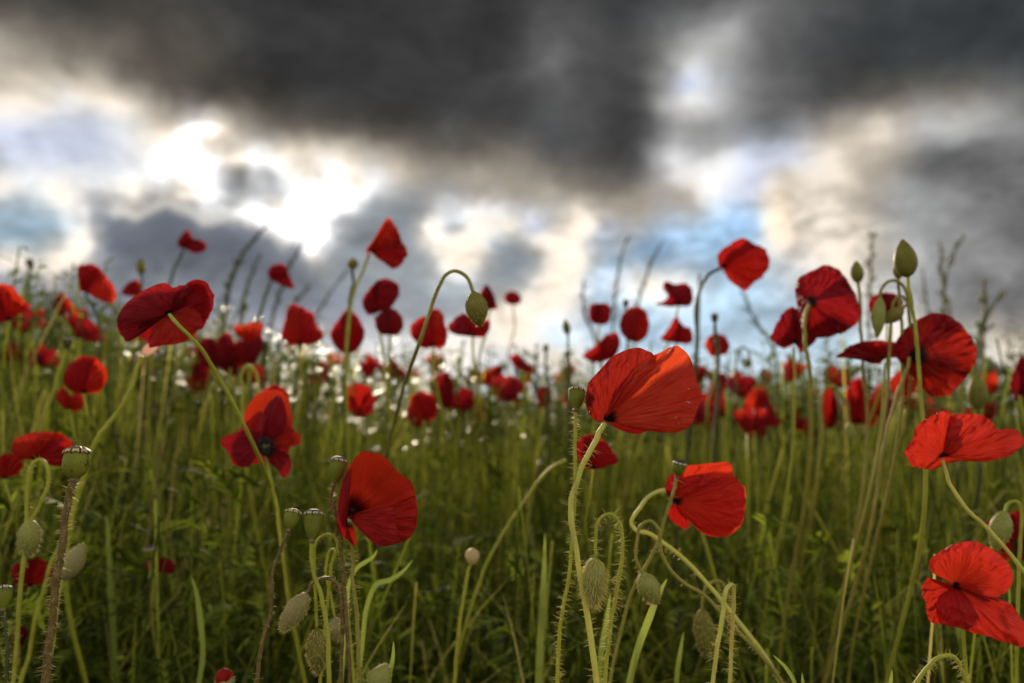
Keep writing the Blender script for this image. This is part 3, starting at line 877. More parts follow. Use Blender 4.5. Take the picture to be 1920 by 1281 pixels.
def seed_head(label, d, top, bot, width, stem, w=9, mat='capsule_plain', cap='cap_purple', stem_mat='stem', hairs=0, hair_len=.0040, seed=1, group=None, tilt=(0, 0), barrel=False):
    rng = random.Random(seed + 900)
    rt = root('poppy_seed_head', stem_foot(stem, d, rng), label, 'seed head', group)
    make_stem(rt, stem, d, w, stem_mat, rng, hairs, hair_len)
    a, b = np.array(P(bot[0], bot[1], d)), np.array(P(top[0], top[1], d + tilt[1]))
    R0 = width * .5 * d / FPX
    prof = [(0, .26), (.05, .30), (.10, .40), (.2, .60), (.35, .80), (.5, .92), (.65, .985), (.78, 1.0), (.88, .985), (.96, .94)]
    if barrel: prof = [(0, .24), (.03, .36), (.08, .52), (.16, .70), (.27, .86), (.42, .97), (.56, 1.0), (.70, .985), (.84, .93), (.97, .86)]
    mb = MB()
    s, t, ax, L = lathe(mb, a, b, [(q, r * R0 * .96) for q, r in prof], 30, rib=(10, .012))
    cp = mb.build('capsule', M[mat], rt)
    # collar under the capsule
    mb = MB()
    lathe(mb, a - ax * L * .14, a + ax * L * .03, [(0, R0 * .22), (.3, R0 * .30), (.7, R0 * .33), (1, R0 * .27)], 14)
    mb.build('collar', M['collar'], cp)
    # rayed crown with a scalloped rim
    V, uv, F = [], [], []
    n, rings = 80, [0, .2, .4, .6, .75, .86, .95, 1.0, .97, .8]
    for i, q in enumerate(rings):
        for k in range(n):
            an = 2 * math.pi * k / n
            sc = .5 + .5 * math.cos(an * 10)
            r = R0 * 1.04 * q * (1 - (.07 * (1 - sc)) * q ** 3)
            hgt = R0 * (.46 * (1 - q ** 2) - .02 + .05 * sc * min(1, q * 2))
            if i == 7: hgt -= R0 * .10 * sc + .03 * R0
            if i == 8: hgt -= R0 * .26 * sc + .06 * R0
            if i == 9: hgt -= R0 * .16
            V.append(b + ax * (hgt - L * .02) + r * (math.cos(an) * s + math.sin(an) * t)); uv.append((min(1, q if i < 8 else 1), k / n))
    for i in range(len(rings) - 1):
        for k in range(n):
            F.append((i * n + k, i * n + (k + 1) % n, (i + 1) * n + (k + 1) % n, (i + 1) * n + k))
    mb = MB(); mb.add(V, F, uv)
    mb.build('crown', M[cap], cp)
    return rt


exec_order = []
# ------------------------------------------------------------------ the poppies in the front rows
# the sharp one: a side view of the worn flower with two big petals, a sliver of a third below and one behind
poppy('sharply focused scarlet poppy with veined, nibbled petals, right of the centre of the field', .43, (1136, 789), [
    dict(rim=[(1136, 770), (1150, 735), (1172, 706), (1195, 682), (1215, 666), (1240, 657), (1262, 648), (1285, 660), (1300, 690), (1308, 720), (1310, 755), (1298, 788), (1270, 806), (1210, 806), (1165, 798)], D=.016, prof='bulge', wr=.02, mat='petal_hero', shrink=.965),
    dict(rim=[(1142, 794), (1160, 805), (1180, 812), (1195, 814), (1207, 811), (1214, 802), (1190, 790)], D=.006, prof='bulge', wr=.02, mat='petal_dark'),
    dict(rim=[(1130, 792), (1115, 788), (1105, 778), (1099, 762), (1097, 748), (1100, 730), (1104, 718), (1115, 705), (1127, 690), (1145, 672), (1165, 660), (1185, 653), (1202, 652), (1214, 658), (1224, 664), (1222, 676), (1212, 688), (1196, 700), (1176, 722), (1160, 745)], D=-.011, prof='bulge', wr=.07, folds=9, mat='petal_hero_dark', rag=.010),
    dict(rim=[(1137, 772), (1148, 740), (1160, 724), (1180, 700), (1196, 683), (1210, 674), (1225, 668), (1238, 663), (1255, 657), (1262, 650), (1269, 649), (1277, 653), (1291, 665), (1298, 680), (1303, 698), (1308, 716), (1314, 734), (1312, 756), (1303, 784), (1292, 801), (1268, 811), (1240, 811), (1210, 808), (1185, 803), (1160, 797)], D=-.019, prof='bulge', wr=.040, folds=8, mat='petal_hero', rag=.006),
], stem=[(1135, 793), (1124, 813), (1112, 836), (1092, 872), (1080, 905), (1073, 940), (1072, 975), (1083, 1055), (1100, 1150), (1114, 1240), (1124, 1310)], w=12.5, stem_mat='stem_pale', hairs=520, hero=True, seed=3)

poppy('glossy red poppy cup tilted sideways, dark slit at its heart, beside a seed head', .46, (654, 968), [
    dict(rim=[(640, 985), (633, 950), (640, 910), (655, 876), (668, 855), (682, 847), (700, 849), (722, 856), (742, 880), (752, 890), (764, 898), (773, 906), (779, 930), (783, 962), (778, 990), (765, 1010), (745, 1020), (715, 1024), (690, 1010)], D=.052, prof='bowl', wr=.035, mat='petal_bowl', rag=.012),
    dict(rim=[(664, 1022), (652, 1014), (637, 1000), (632, 985), (634, 955), (640, 915), (650, 884), (656, 872), (660, 880), (653, 905), (650, 935), (651, 965), (652, 985), (651, 1005)], base=(651, 985), D=-.004, prof='bulge', wr=.01, mat='petal', rag=.006, W=.4),
    dict(rim=[(655, 990), (662, 985), (668, 1005), (667, 1024), (655, 1016), (646, 1004)], base=(652, 984), D=-.002, prof='bulge', mat='petal_orange', wr=.03),
    dict(rim=[(656, 975), (680, 958), (705, 953), (735, 951), (738, 953), (742, 975), (746, 1000), (748, 1012), (735, 1021), (715, 1024), (700, 1018), (685, 1004), (665, 984)], D=-.015, prof='bulge', wr=.03, mat='petal_near', rag=.01),
    dict(rim=[(720, 985), (738, 955), (757, 940), (778, 930), (783, 960), (780, 985), (775, 1000), (765, 1012), (750, 1017), (740, 1008)], base=(668, 978), D=-.008, prof='flat', wr=.02, mat='petal_orange', W=.4),
], stem=[(655, 990, .475), (660, 1030, .475), (662, 1080), (668, 1150), (672, 1220), (678, 1300)], w=9, stem_mat='stem_olive', hairs=420, hero=True, seed=5, dark=(660, 956, 7, .010))

auto3 = dict(hero=True)
poppy('orange-red flat-topped poppy cup nodding on a bent stem behind a small seed head', .55, (1263, 940), [
    dict(rim=[(1262, 925), (1275, 890), (1288, 874), (1330, 869), (1364, 868), (1372, 886), (1376, 900), (1396, 915), (1399, 940), (1396, 962), (1385, 990), (1366, 1005), (1345, 1007), (1318, 1000), (1300, 985), (1275, 965)], D=.018, mat='petal_orange', wr=.03),
    dict(rim=[(1255, 935), (1248, 920), (1250, 902), (1262, 886), (1275, 885), (1280, 900), (1272, 925)], D=-.004, mat='petal_dark', wr=.03),
    dict(rim=[(1262, 950), (1252, 955), (1256, 972), (1270, 985), (1285, 992), (1292, 985), (1285, 965)], D=.004, mat='petal', wr=.03),
    dict(rim=[(1264, 922), (1272, 893), (1290, 876), (1310, 872), (1340, 871), (1367, 869), (1374, 893), (1352, 897), (1320, 890), (1296, 893)], D=-.006, mat='petal_orange', wr=.02, W=.4),
    dict(rim=[(1266, 920), (1282, 896), (1310, 891), (1345, 897), (1372, 892), (1385, 902), (1396, 916), (1395, 930), (1399, 942), (1394, 952), (1396, 965), (1386, 984), (1378, 990), (1366, 1004), (1345, 1006), (1322, 1000), (1300, 984), (1278, 962)], D=-.020, mat='petal_orange', wr=.05, folds=5.5, rag=.010),
], stem=[(1260, 936), (1248, 920), (1225, 926), (1200, 952), (1186, 985), (1192, 994), (1215, 1000), (1245, 1018), (1300, 1065), (1350, 1122), (1400, 1186), (1440, 1240), (1475, 1300)], w=9, stem_mat='stem_pale', hairs=260, hero=True, seed=7)

poppy('broad flat scarlet poppy spread sideways on a thin pale stem, dark heart at its underside', .52, (1766, 856), [
    dict(rim=[(1750, 850), (1720, 862), (1708, 874), (1722, 876), (1745, 881), (1762, 876), (1790, 866), (1830, 866), (1850, 866), (1870, 860), (1830, 852)], D=.012, mat='petal_orange', wr=.03),
    dict(rim=[(1740, 880), (1710, 872), (1697, 850), (1700, 838), (1712, 822), (1714, 808), (1722, 797), (1740, 783), (1764, 772), (1782, 776), (1790, 790), (1782, 820), (1775, 840)], D=-.012, mat='petal_near', wr=.05, rag=.012),
    dict(rim=[(1772, 835), (1776, 800), (1785, 778), (1815, 777), (1838, 778), (1856, 786), (1864, 796), (1872, 806), (1890, 804), (1908, 808), (1919, 822), (1916, 838), (1900, 850), (1880, 859), (1850, 862), (1820, 862), (1795, 858)], D=-.016, mat='petal_near', wr=.055, folds=4, rag=.012),
], stem=[(1767, 862), (1775, 890), (1786, 915), (1812, 955), (1850, 988), (1890, 1035), (1930, 1085), (2000, 1180)], w=8, stem_mat='stem_pale', hero=True, seed=9)

poppy('drooping red poppy with lip-like petals and a black centre, lower corner of the field', .50, (1790, 1098), [
    dict(rim=[(1772, 1102), (1745, 1088), (1740, 1083), (1729, 1100), (1728, 1114), (1735, 1130), (1738, 1150), (1744, 1166), (1760, 1170), (1772, 1168), (1790, 1150)], D=-.006, mat='petal_near', wr=.05),
    dict(rim=[(1770, 1085), (1750, 1075), (1742, 1062), (1746, 1048), (1762, 1035), (1778, 1024), (1800, 1017), (1825, 1015), (1850, 1024), (1874, 1040), (1892, 1058), (1900, 1080), (1896, 1100), (1880, 1115), (1866, 1120), (1840, 1118), (1812, 1108)], D=-.032, base_dz=.012, mat='petal_near', wr=.04, rag=.01),
    dict(rim=[(1762, 1110), (1755, 1140), (1764, 1168), (1800, 1178), (1825, 1188), (1850, 1192), (1875, 1202), (1892, 1206), (1915, 1214), (1940, 1204), (1926, 1175), (1912, 1155), (1895, 1132), (1872, 1122), (1835, 1114), (1805, 1106)], D=-.018, mat='petal_near', wr=.06, folds=4, rag=.012),
], stem=[(1795, 1100, .515), (1800, 1150, .52), (1810, 1230, .52), (1815, 1310, .52)], w=8, hero=True, seed=11, dark=None)

poppy('wide crimson poppy bent over on a leaning stem', .52, (318, 588), [
    dict(rim=[(224, 604), (240, 636), (262, 632), (285, 652), (318, 648), (345, 641), (378, 616), (398, 582), (400, 556), (386, 530), (366, 528), (344, 536), (320, 538), (290, 540), (256, 557), (235, 578)], D=.016, prof='open', closed=True, mat='petal_dark', wr=.05, shrink=.97),
    dict(rim=[(330, 575), (340, 545), (352, 530), (366, 525), (385, 527), (396, 545), (402, 556), (398, 580), (388, 602), (376, 618), (355, 612)], D=.016, prof='bowl', mat='petal_dark', wr=.06),
    dict(rim=[(300, 600), (285, 615), (280, 650), (300, 648), (345, 642), (365, 622), (380, 610), (372, 585), (350, 575)], D=-.008, mat='petal_orange', wr=.03),
    dict(rim=[(290, 590), (262, 606), (258, 630), (240, 641), (228, 630), (219, 606), (235, 590)], D=.006, mat='petal_dark', wr=.02),
    dict(rim=[(324, 570), (330, 540), (345, 535), (360, 540), (352, 560), (342, 575)], D=-.004, mat='petal_dark', wr=.05),
    dict(rim=[(300, 592), (272, 603), (240, 608), (220, 605), (222, 592), (233, 572), (255, 554), (280, 539), (304, 531), (318, 534), (326, 548), (322, 568)], D=-.012, mat='petal_dark', wr=.03, rag=.008),
], stem=[(318, 590, .496), (335, 610, .490), (362, 637, .492), (395, 682, .505), (430, 742, .52), (470, 822, .54), (498, 890, .58), (515, 945, .64), (530, 1000, .74)], w=8.5, stem_mat='stem', hero=True, seed=13)

poppy('ragged dark-hearted poppy with drooping side petals behind a leaning stem', .60, (494, 832), [
    dict(rim=[(440, 815), (462, 790), (484, 772), (510, 768), (540, 790), (552, 815), (540, 850), (520, 872), (490, 868), (458, 868), (442, 845)], D=.012, prof='open', closed=True, mat='petal_crimson_deep', wr=.08, rag=.06),
    dict(rim=[(478, 830), (458, 800), (462, 765), (486, 738), (518, 730), (540, 748), (548, 785), (544, 812), (525, 830)], D=.010, mat='petal_orange', wr=.04),
    dict(rim=[(500, 818), (490, 795), (500, 760), (522, 742), (534, 760), (538, 790), (528, 812), (515, 820)], D=-.012, mat='petal_dark', wr=.03),
    dict(rim=[(505, 830), (520, 812), (545, 808), (563, 816), (562, 832), (545, 838), (520, 842)], D=-.004, mat='petal_orange', wr=.03),
    dict(rim=[(494, 818), (470, 806), (440, 812), (418, 820), (415, 832), (428, 850), (440, 872), (465, 876), (475, 860), (488, 846)], D=-.010, mat='petal_dark', wr=.05),
    dict(rim=[(500, 845), (515, 848), (538, 850), (546, 865), (542, 888), (530, 895), (520, 880), (505, 868)], D=-.005, mat='petal_dark', wr=.05),
], stem=[(497, 850), (508, 900), (520, 960), (530, 1050)], w=8, seed=15, dark=(499, 838, 22, -.006))

auto_poppy('big round crimson poppy seen from behind with black foot and thick stem, above the field', .70, (1518, 566),
    [(1490, 545), (1492, 527), (1502, 519), (1522, 508), (1548, 497), (1570, 504), (1586, 522), (1602, 548), (1612, 575), (1614, 594), (1604, 608), (1588, 622), (1562, 630), (1542, 634), (1520, 632), (1506, 615), (1497, 585)],
    stem=[(1518, 570), (1508, 600), (1509, 630), (1516, 680), (1520, 760)], w=8.5, stem_mat='stem_olive', view='back', mat='petal_crimson_deep', D=.022, seed=21, hero=True)
auto_poppy('smaller dark red poppy half hidden behind the big round crimson one', .78, (1490, 645),
    [(1470, 655), (1455, 645), (1445, 634), (1452, 615), (1466, 590), (1478, 578), (1500, 580), (1530, 600), (1535, 625), (1525, 645), (1512, 655), (1490, 668)], stem=[(1488, 650), (1490, 690), (1490, 760)], mat='petal_dark', seed=22)
auto_poppy('large fan-shaped red poppy with orange edge and two dark patches, below the tall upright bud', .64, (1712, 668),
    [(1682, 672), (1674, 655), (1682, 640), (1696, 618), (1720, 600), (1738, 590), (1762, 587), (1790, 598), (1812, 620), (1826, 645), (1834, 666), (1825, 688), (1812, 706), (1800, 722), (1782, 740), (1760, 744), (1742, 740), (1722, 722), (1700, 696)],
    stem=[(1705, 670), (1698, 700), (1682, 740), (1668, 790), (1655, 850), (1640, 950)], w=7.5, stem_mat='stem_olive', view='back', mat='petal_deep', D=.020, seed=23, hero=True)
auto_poppy('flattened red poppy with a pointed end, pale stem crossing it, beside the large fan-shaped one', .72, (1660, 672),
    [(1650, 684), (1638, 683), (1615, 676), (1590, 672), (1567, 669), (1585, 655), (1605, 643), (1635, 638), (1660, 639), (1690, 645), (1700, 660), (1690, 678)], stem=[(1660, 680), (1655, 760)], mat='petal', seed=24, D=.012)
auto_poppy('dull dark red poppy behind the hanging buds', .85, (1662, 592), [(1650, 592), (1632, 585), (1628, 570), (1640, 554), (1668, 548), (1692, 560), (1692, 578), (1676, 592)], mat='petal_dark', seed=25)

# ------------------------------------------------------------------ the softer flowers behind
auto_poppy('orange poppy lit from behind, highest of the flowers, pointed like a sail', .95, (694, 472),
    [(690, 482), (686, 470), (700, 450), (714, 426), (727, 409), (741, 422), (751, 445), (763, 470), (766, 486), (755, 490), (750, 498), (742, 508), (726, 496), (712, 490), (704, 482)],
    stem=[(692, 476), (677, 516), (664, 548), (655, 590), (650, 680)], w=7, mat='petal_orange', mat2='petal', D=.012, seed=31)
auto_poppy('hexagonal red poppy on a side branch, alone above the blue gap', .95, (1352, 500),
    [(1356, 514), (1347, 498), (1346, 476), (1366, 460), (1391, 446), (1412, 456), (1441, 472), (1444, 490), (1438, 512), (1416, 530), (1397, 546), (1376, 533), (1362, 522)],
    stem=[(1350, 503), (1334, 512), (1318, 530), (1311, 545), (1308, 640)], w=8, mat='petal', mat2='petal_orange', D=.016, seed=32, stem_mat='stem_dark')
auto_poppy('cup-shaped orange-red poppy with a pinched corner, under the slanting grass', 1.1, (562, 648),
    [(548, 648), (527, 632), (534, 602), (540, 578), (550, 570), (574, 580), (589, 590), (594, 612), (608, 626), (597, 642), (575, 648)], mat='petal_orange', mat2='petal', seed=33)
auto_poppy('egg-shaped red poppy under the round pale bud', 1.1, (655, 662), [(645, 664), (628, 650), (619, 626), (630, 606), (645, 586), (654, 577), (668, 590), (681, 610), (684, 632), (672, 655), (662, 664)], seed=34)
auto_poppy('two-lobed crimson poppy, its upper lobe a round cap', 1.05, (700, 590), [(690, 592), (680, 575), (680, 560), (690, 545), (702, 531), (716, 522), (735, 524), (749, 537), (750, 551), (741, 566), (735, 576), (716, 582)], mat='petal_dark', seed=35, stem=[(702, 592), (715, 640), (722, 700)])
auto_poppy('rounded crimson poppy directly beneath the two-lobed one', 1.0, (730, 628), [(718, 629), (706, 618), (704, 597), (720, 581), (736, 578), (752, 590), (757, 610), (749, 626), (738, 630)], mat='petal_dark', seed=36)
auto_poppy('wide red poppy with a raised petal, crossed by the stem of the hanging bud', 1.0, (812, 650), [(800, 655), (785, 648), (768, 622), (780, 600), (800, 592), (815, 578), (830, 586), (834, 605), (840, 625), (836, 646), (824, 656)], seed=37, mat2='petal_orange')
auto_poppy('saddle-shaped crimson poppy behind the hanging bud', 1.0, (886, 632), [(875, 630), (855, 628), (839, 616), (850, 600), (866, 588), (882, 592), (900, 600), (918, 600), (918, 620), (905, 633)], mat='petal_dark', mat2='petal', seed=38)
auto_poppy('small pointed red poppy just behind the shoulder of the hanging bud', 1.2, (918, 582), [(908, 580), (899, 556), (906, 540), (914, 534), (926, 552), (934, 581)], mat='petal_dark', seed=39)
auto_poppy('tiny oval red poppy on a hair-thin stem left of the blue gap', 1.8, (962, 572), [(952, 571), (945, 560), (950, 549), (965, 546), (977, 556), (977, 566), (970, 572)], seed=40, w=4)
auto_poppy('square-topped red poppy in front of the pale blue gap', 1.2, (1124, 609), [(1113, 608), (1105, 598), (1104, 580), (1111, 570), (1140, 570), (1146, 586), (1142, 604), (1132, 610)], mat='petal_dark', mat2='petal', seed=41)
auto_poppy('round red poppy with a dark seed head standing against its edge', 1.1, (1190, 642), [(1180, 640), (1165, 626), (1162, 602), (1175, 581), (1193, 575), (1211, 583), (1218, 606), (1213, 630), (1198, 643)], seed=42, mat2='petal_orange')
auto_poppy('tattered dark crimson poppy with a petal stretched to one side', 1.15, (1272, 574), [(1260, 576), (1245, 574), (1228, 570), (1246, 564), (1252, 553), (1243, 540), (1248, 527), (1266, 533), (1286, 530), (1299, 546), (1297, 572), (1282, 576)], mat='petal_dark', seed=43)
auto_poppy('pyramid-shaped red poppy below the tattered crimson one', 1.15, (1268, 644), [(1255, 642), (1238, 636), (1254, 615), (1267, 594), (1281, 610), (1296, 616), (1299, 640), (1284, 648)], seed=44)
auto_poppy('red poppy cut by a thick green stem, under a black seed head', 1.2, (1345, 668), [(1334, 670), (1322, 650), (1328, 632), (1342, 625), (1360, 630), (1369, 650), (1360, 668)], seed=45, mat='petal_orange', mat2='petal')
auto_poppy('broken-looking red poppy low behind the topmost petal of the sharp one', 1.2, (1128, 680), [(1110, 680), (1092, 667), (1106, 656), (1124, 640), (1140, 625), (1160, 626), (1163, 650), (1151, 675)], seed=46)
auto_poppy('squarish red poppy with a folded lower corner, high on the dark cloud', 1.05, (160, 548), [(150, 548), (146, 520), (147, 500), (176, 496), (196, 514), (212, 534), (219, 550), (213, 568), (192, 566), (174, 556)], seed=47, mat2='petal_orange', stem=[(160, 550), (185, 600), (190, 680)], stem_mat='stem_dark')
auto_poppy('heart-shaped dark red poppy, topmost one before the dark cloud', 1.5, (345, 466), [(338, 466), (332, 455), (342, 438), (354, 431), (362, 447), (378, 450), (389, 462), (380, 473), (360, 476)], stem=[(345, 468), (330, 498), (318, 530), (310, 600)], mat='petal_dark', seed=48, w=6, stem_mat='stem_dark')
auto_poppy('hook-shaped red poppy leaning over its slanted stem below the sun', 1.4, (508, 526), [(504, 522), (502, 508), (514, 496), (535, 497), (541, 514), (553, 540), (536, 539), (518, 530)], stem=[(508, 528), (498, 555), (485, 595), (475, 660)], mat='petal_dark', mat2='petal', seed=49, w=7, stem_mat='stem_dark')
auto_poppy('small narrow red poppy left of the bent crimson one', 1.4, (120, 594), [(106, 588), (97, 572), (108, 554), (124, 555), (140, 578), (149, 596), (140, 605)], seed=50, mat2='petal_orange')
auto_poppy('red poppy cut off by the left border of the view', .9, (18, 602), [(0, 606), (-20, 600), (-34, 565), (-12, 536), (20, 534), (42, 560), (58, 574), (42, 582)], seed=51, mat2='petal_orange')
auto_poppy('little red poppy peeping over the bent crimson one', 1.4, (252, 556), [(242, 556), (227, 550), (238, 532), (258, 525), (269, 545), (264, 556)], seed=52)
auto_poppy('round red poppy in the grass by the row of glints', .80, (158, 738), [(140, 738), (122, 722), (120, 700), (138, 676), (160, 668), (186, 675), (201, 696), (198, 720), (182, 740)], seed=53, mat2='petal_orange')
auto_poppy('pair-lobed faded red poppy tucked below the round one in the grass', .85, (132, 768), [(120, 768), (105, 745), (118, 725), (132, 742), (150, 735), (160, 756), (144, 774)], seed=54, mat='petal_orange')
auto_poppy('shallow orange-red poppy bowl behind a green stem at the left', .68, (62, 862), [(40, 862), (20, 842), (34, 820), (70, 810), (110, 812), (136, 830), (132, 862), (110, 876), (85, 864)], seed=55, mat='petal_orange', mat2='petal', D=.013)
auto_poppy('orange-red poppy half out of the left border, lower than the shallow bowl', .66, (8, 898), [(-10, 895), (-22, 872), (0, 855), (26, 850), (44, 870), (32, 892)], seed=56, mat='petal_orange')
auto_poppy('blurred red poppy behind the hairy brown stem', .70, (55, 1100), [(38, 1102), (22, 1085), (26, 1055), (46, 1052), (64, 1034), (78, 1048), (98, 1058), (102, 1082), (78, 1095)], seed=57, mat2='petal_orange')
auto_poppy('thin crimson petal remnant under a brown head in the dark grass', .80, (290, 1073), [(276, 1070), (270, 1060), (288, 1047), (320, 1049), (329, 1064), (322, 1076), (305, 1074)], seed=58, mat='petal_dark', D=.006)
auto_poppy('dim crimson poppy low in the lower left corner', .75, (32, 1222), [(22, 1215), (18, 1190), (38, 1172), (53, 1184), (46, 1206)], seed=59, mat='petal_dark')
auto_poppy('crimson poppy half hidden by the sharp stems', .62, (1112, 880), [(1094, 880), (1083, 860), (1080, 832), (1098, 816), (1124, 818), (1146, 840), (1160, 866), (1142, 872), (1128, 880)], seed=60, mat='petal_dark', mat2='petal')
auto_poppy('deep red poppy leaving the right border behind a fuzzy bud', .60, (1905, 1052), [(1885, 1048), (1862, 1012), (1848, 984), (1880, 966), (1936, 956), (1950, 1010), (1940, 1062)], seed=61, mat='petal', mat2='petal_dark')
auto_poppy('dark red poppy cut by the right border above the grass', 1.0, (1912, 742), [(1900, 740), (1892, 725), (1898, 705), (1916, 668), (1950, 690), (1950, 742)], seed=62, mat='petal_dark')
auto_poppy('bell-shaped orange-red poppy with a flared skirt in the middle distance', 1.25, (1402, 805), [(1396, 806), (1389, 790), (1390, 770), (1400, 745), (1415, 728), (1436, 732), (1446, 755), (1455, 775), (1466, 795), (1448, 800), (1425, 790)], seed=63, mat='petal_orange', mat2='petal')
auto_poppy('upright red poppy behind a drooping green hook', 1.2, (1556, 805), [(1548, 800), (1540, 770), (1541, 740), (1550, 724), (1564, 735), (1572, 760), (1570, 790), (1562, 802)], seed=64)
auto_poppy('crumpled red poppy with a yellowish centre, right of the drooping hook', 1.15, (1610, 795), [(1590, 795), (1580, 770), (1586, 735), (1606, 710), (1624, 718), (1632, 750), (1655, 760), (1658, 780), (1635, 800)], seed=65, mat='petal', mat2='petal_orange')
auto_poppy('torn red poppy with one long hanging petal beside a bent stem', 1.1, (1648, 778), [(1636, 778), (1632, 750), (1650, 720), (1668, 740), (1670, 770), (1662, 800), (1655, 822), (1645, 800)], seed=66, mat='petal_orange', mat2='petal_dark')
auto_poppy('red poppy under the fan-shaped one, lit orange', 1.0, (1690, 745), [(1678, 745), (1668, 720), (1680, 700), (1705, 695), (1722, 715), (1716, 738)], seed=67, mat='petal_orange')
auto_poppy('tall crumpled crimson poppy among bright gaps', 1.3, (838, 768), [(828, 762), (818, 735), (822, 706), (836, 698), (848, 712), (852, 735), (846, 762)], seed=68, mat='petal_dark', mat2='petal')
auto_poppy('folded red poppy with a dark centre left of the tall crumpled one', 1.25, (795, 788), [(782, 788), (768, 765), (772, 742), (790, 735), (812, 740), (822, 765), (815, 788)], seed=69, mat='petal_orange', mat2='petal')
auto_poppy('red poppy tilted toward the black seed heads', 1.5, (980, 698), [(966, 690), (956, 672), (968, 664), (982, 675), (998, 688), (1002, 694), (992, 700)], seed=70)
auto_poppy('small red poppy above the widest cluster of bright discs', 1.5, (922, 722), [(912, 722), (908, 705), (918, 692), (940, 684), (942, 705), (932, 722)], seed=71)
auto_poppy('narrow red poppy below the black seed heads', 1.4, (1020, 765), [(1012, 764), (1006, 745), (1014, 728), (1028, 726), (1034, 746), (1028, 764)], seed=72)
auto_poppy('tiny ball-like red poppy near the end of the glints', 1.7, (598, 705), [(590, 704), (584, 690), (592, 678), (608, 678), (616, 690), (608, 704)], seed=73)
auto_poppy('dark red poppy in the left crowd, beside the leaning stem', 1.15, (398, 690), [(385, 690), (370, 668), (376, 640), (398, 634), (412, 650), (420, 675), (412, 690)], seed=74, mat='petal_dark')
auto_poppy('tallest crumpled poppy of the left crowd', 1.15, (432, 690), [(418, 685), (405, 660), (410, 635), (425, 622), (440, 640), (450, 668), (446, 690)], seed=75, mat='petal', mat2='petal_dark')
auto_poppy('spreading red poppy at the right end of the left crowd', 1.15, (465, 688), [(448, 688), (440, 660), (446, 638), (468, 640), (488, 628), (494, 645), (486, 668), (476, 688)], seed=76, mat='petal', mat2='petal_dark')
auto_poppy('faint red poppy behind the left crowd, low to the grass', 1.5, (378, 720), [(366, 720), (358, 700), (366, 680), (384, 680), (390, 705)], seed=77, mat='petal_dark')
auto_poppy('red poppy just above the ragged dark-hearted one', .95, (510, 775), [(498, 772), (485, 752), (495, 730), (520, 722), (540, 738), (535, 765)], seed=78, mat='petal_orange', mat2='petal')

# ------------------------------------------------------------------ buds
bud('smooth green bud hanging from a long hooked stem, left of the pale blue gap', .55, (888, 546), (900, 613), 41,
    [(887, 548), (882, 532), (868, 514), (850, 508), (836, 516), (824, 538), (808, 575), (790, 630), (770, 690, .58), (748, 760, .66), (730, 830, .78), (716, 890, .95)], w=8.5, mat='bud_olive', stem_mat='stem_olive', hairs=60, bhairs=220, seed=1, hair_len=.0018)
bud('bristly green bud hanging from a sharp hairy hook between the two crossing stems', .43, (1116, 1044), (1111, 1141), 42,
    [(1117, 1046), (1116, 1015), (1120, 985), (1130, 969), (1145, 964), (1160, 978), (1167, 1008), (1165, 1060), (1155, 1115), (1146, 1160), (1140, 1220), (1134, 1300)], w=8, mat='bud', stem_mat='stem', hairs=900, bhairs=620, seed=2, hair_len=.0046)
bud('straw-coloured furry bud lying tilted under the seed heads', .47, (577, 1112), (526, 1185), 38,
    [(577, 1112), (585, 1095), (600, 1086), (618, 1085), (632, 1096), (640, 1116), (642, 1160), (640, 1220), (639, 1300)], w=8, mat='bud_straw', stem_mat='stem_brown', hairs=420, bhairs=420, seed=3, hair_len=.0022)
bud('dark green bud with a glowing furry outline, hanging straight down', .48, (594, 1177), (597, 1266), 41,
    [(594, 1178), (592, 1120), (589, 1070), (590, 1030), (600, 1008), (618, 1003), (630, 1012), (622, 1060), (616, 1110)], w=7, mat='bud_olive', stem_mat='stem', hairs=320, bhairs=520, seed=4, hair_len=.0024)
bud('small rounded bud half hidden behind two hairy stems', .53, (628, 1158), (636, 1202), 34, [(628, 1158), (620, 1120), (612, 1060), (622, 1030), (640, 1040), (645, 1080)], w=6, mat='bud_straw', hairs=150, bhairs=200, seed=5, hair_len=.0024)
bud('soft oval bud drooping behind a crossing stem, right of the bristly one', .50, (1203, 1074), (1232, 1134), 40,
    [(1204, 1076), (1194, 1050), (1194, 1015), (1202, 985), (1220, 977), (1235, 992), (1238, 1025), (1246, 1052), (1280, 1092), (1320, 1115), (1370, 1170), (1440, 1245), (1480, 1300)], w=8, mat='bud', stem_mat='stem_olive', hairs=260, bhairs=260, seed=6, hair_len=.0026)
bud('tall upright pointed bud standing above all the buds', .60, (1702, 521), (1692, 449), 41, [(1702, 519), (1707, 560), (1714, 600), (1721, 660), (1724, 720), (1730, 785), (1735, 850)], w=8, mat='bud_olive', stem_mat='stem', seed=7, skew=.42)
bud('dark bud partly hidden behind the tall upright bud', .66, (1684, 524), (1688, 480), 22, [(1684, 522), (1685, 545), (1690, 600), (1692, 700)], w=7, mat='bud_olive', stem_mat='stem_olive', seed=8)
bud('small upright dark bud between the big crimson flower and the hanging buds', .75, (1609, 532), (1605, 489), 23, [(1609, 530), (1613, 570), (1614, 620), (1618, 680), (1625, 760)], w=7, mat='bud_olive', stem_mat='stem_olive', seed=9)
bud('long narrow green bud hanging vertically from an arched stem', .66, (1650, 556), (1645, 634), 24, [(1650, 558), (1652, 545), (1662, 530), (1678, 526), (1692, 534), (1700, 552), (1706, 600), (1708, 700, .8), (1700, 800, .95)], w=7, mat='bud', stem_mat='stem_olive', seed=10)
bud('olive bud lying almost level beside the hanging one', .66, (1694, 578), (1657, 606), 25, [(1693, 579), (1700, 568), (1694, 556), (1680, 560), (1672, 590), (1670, 640), (1665, 720)], w=6, mat='bud_olive', stem_mat='stem_olive', seed=11)
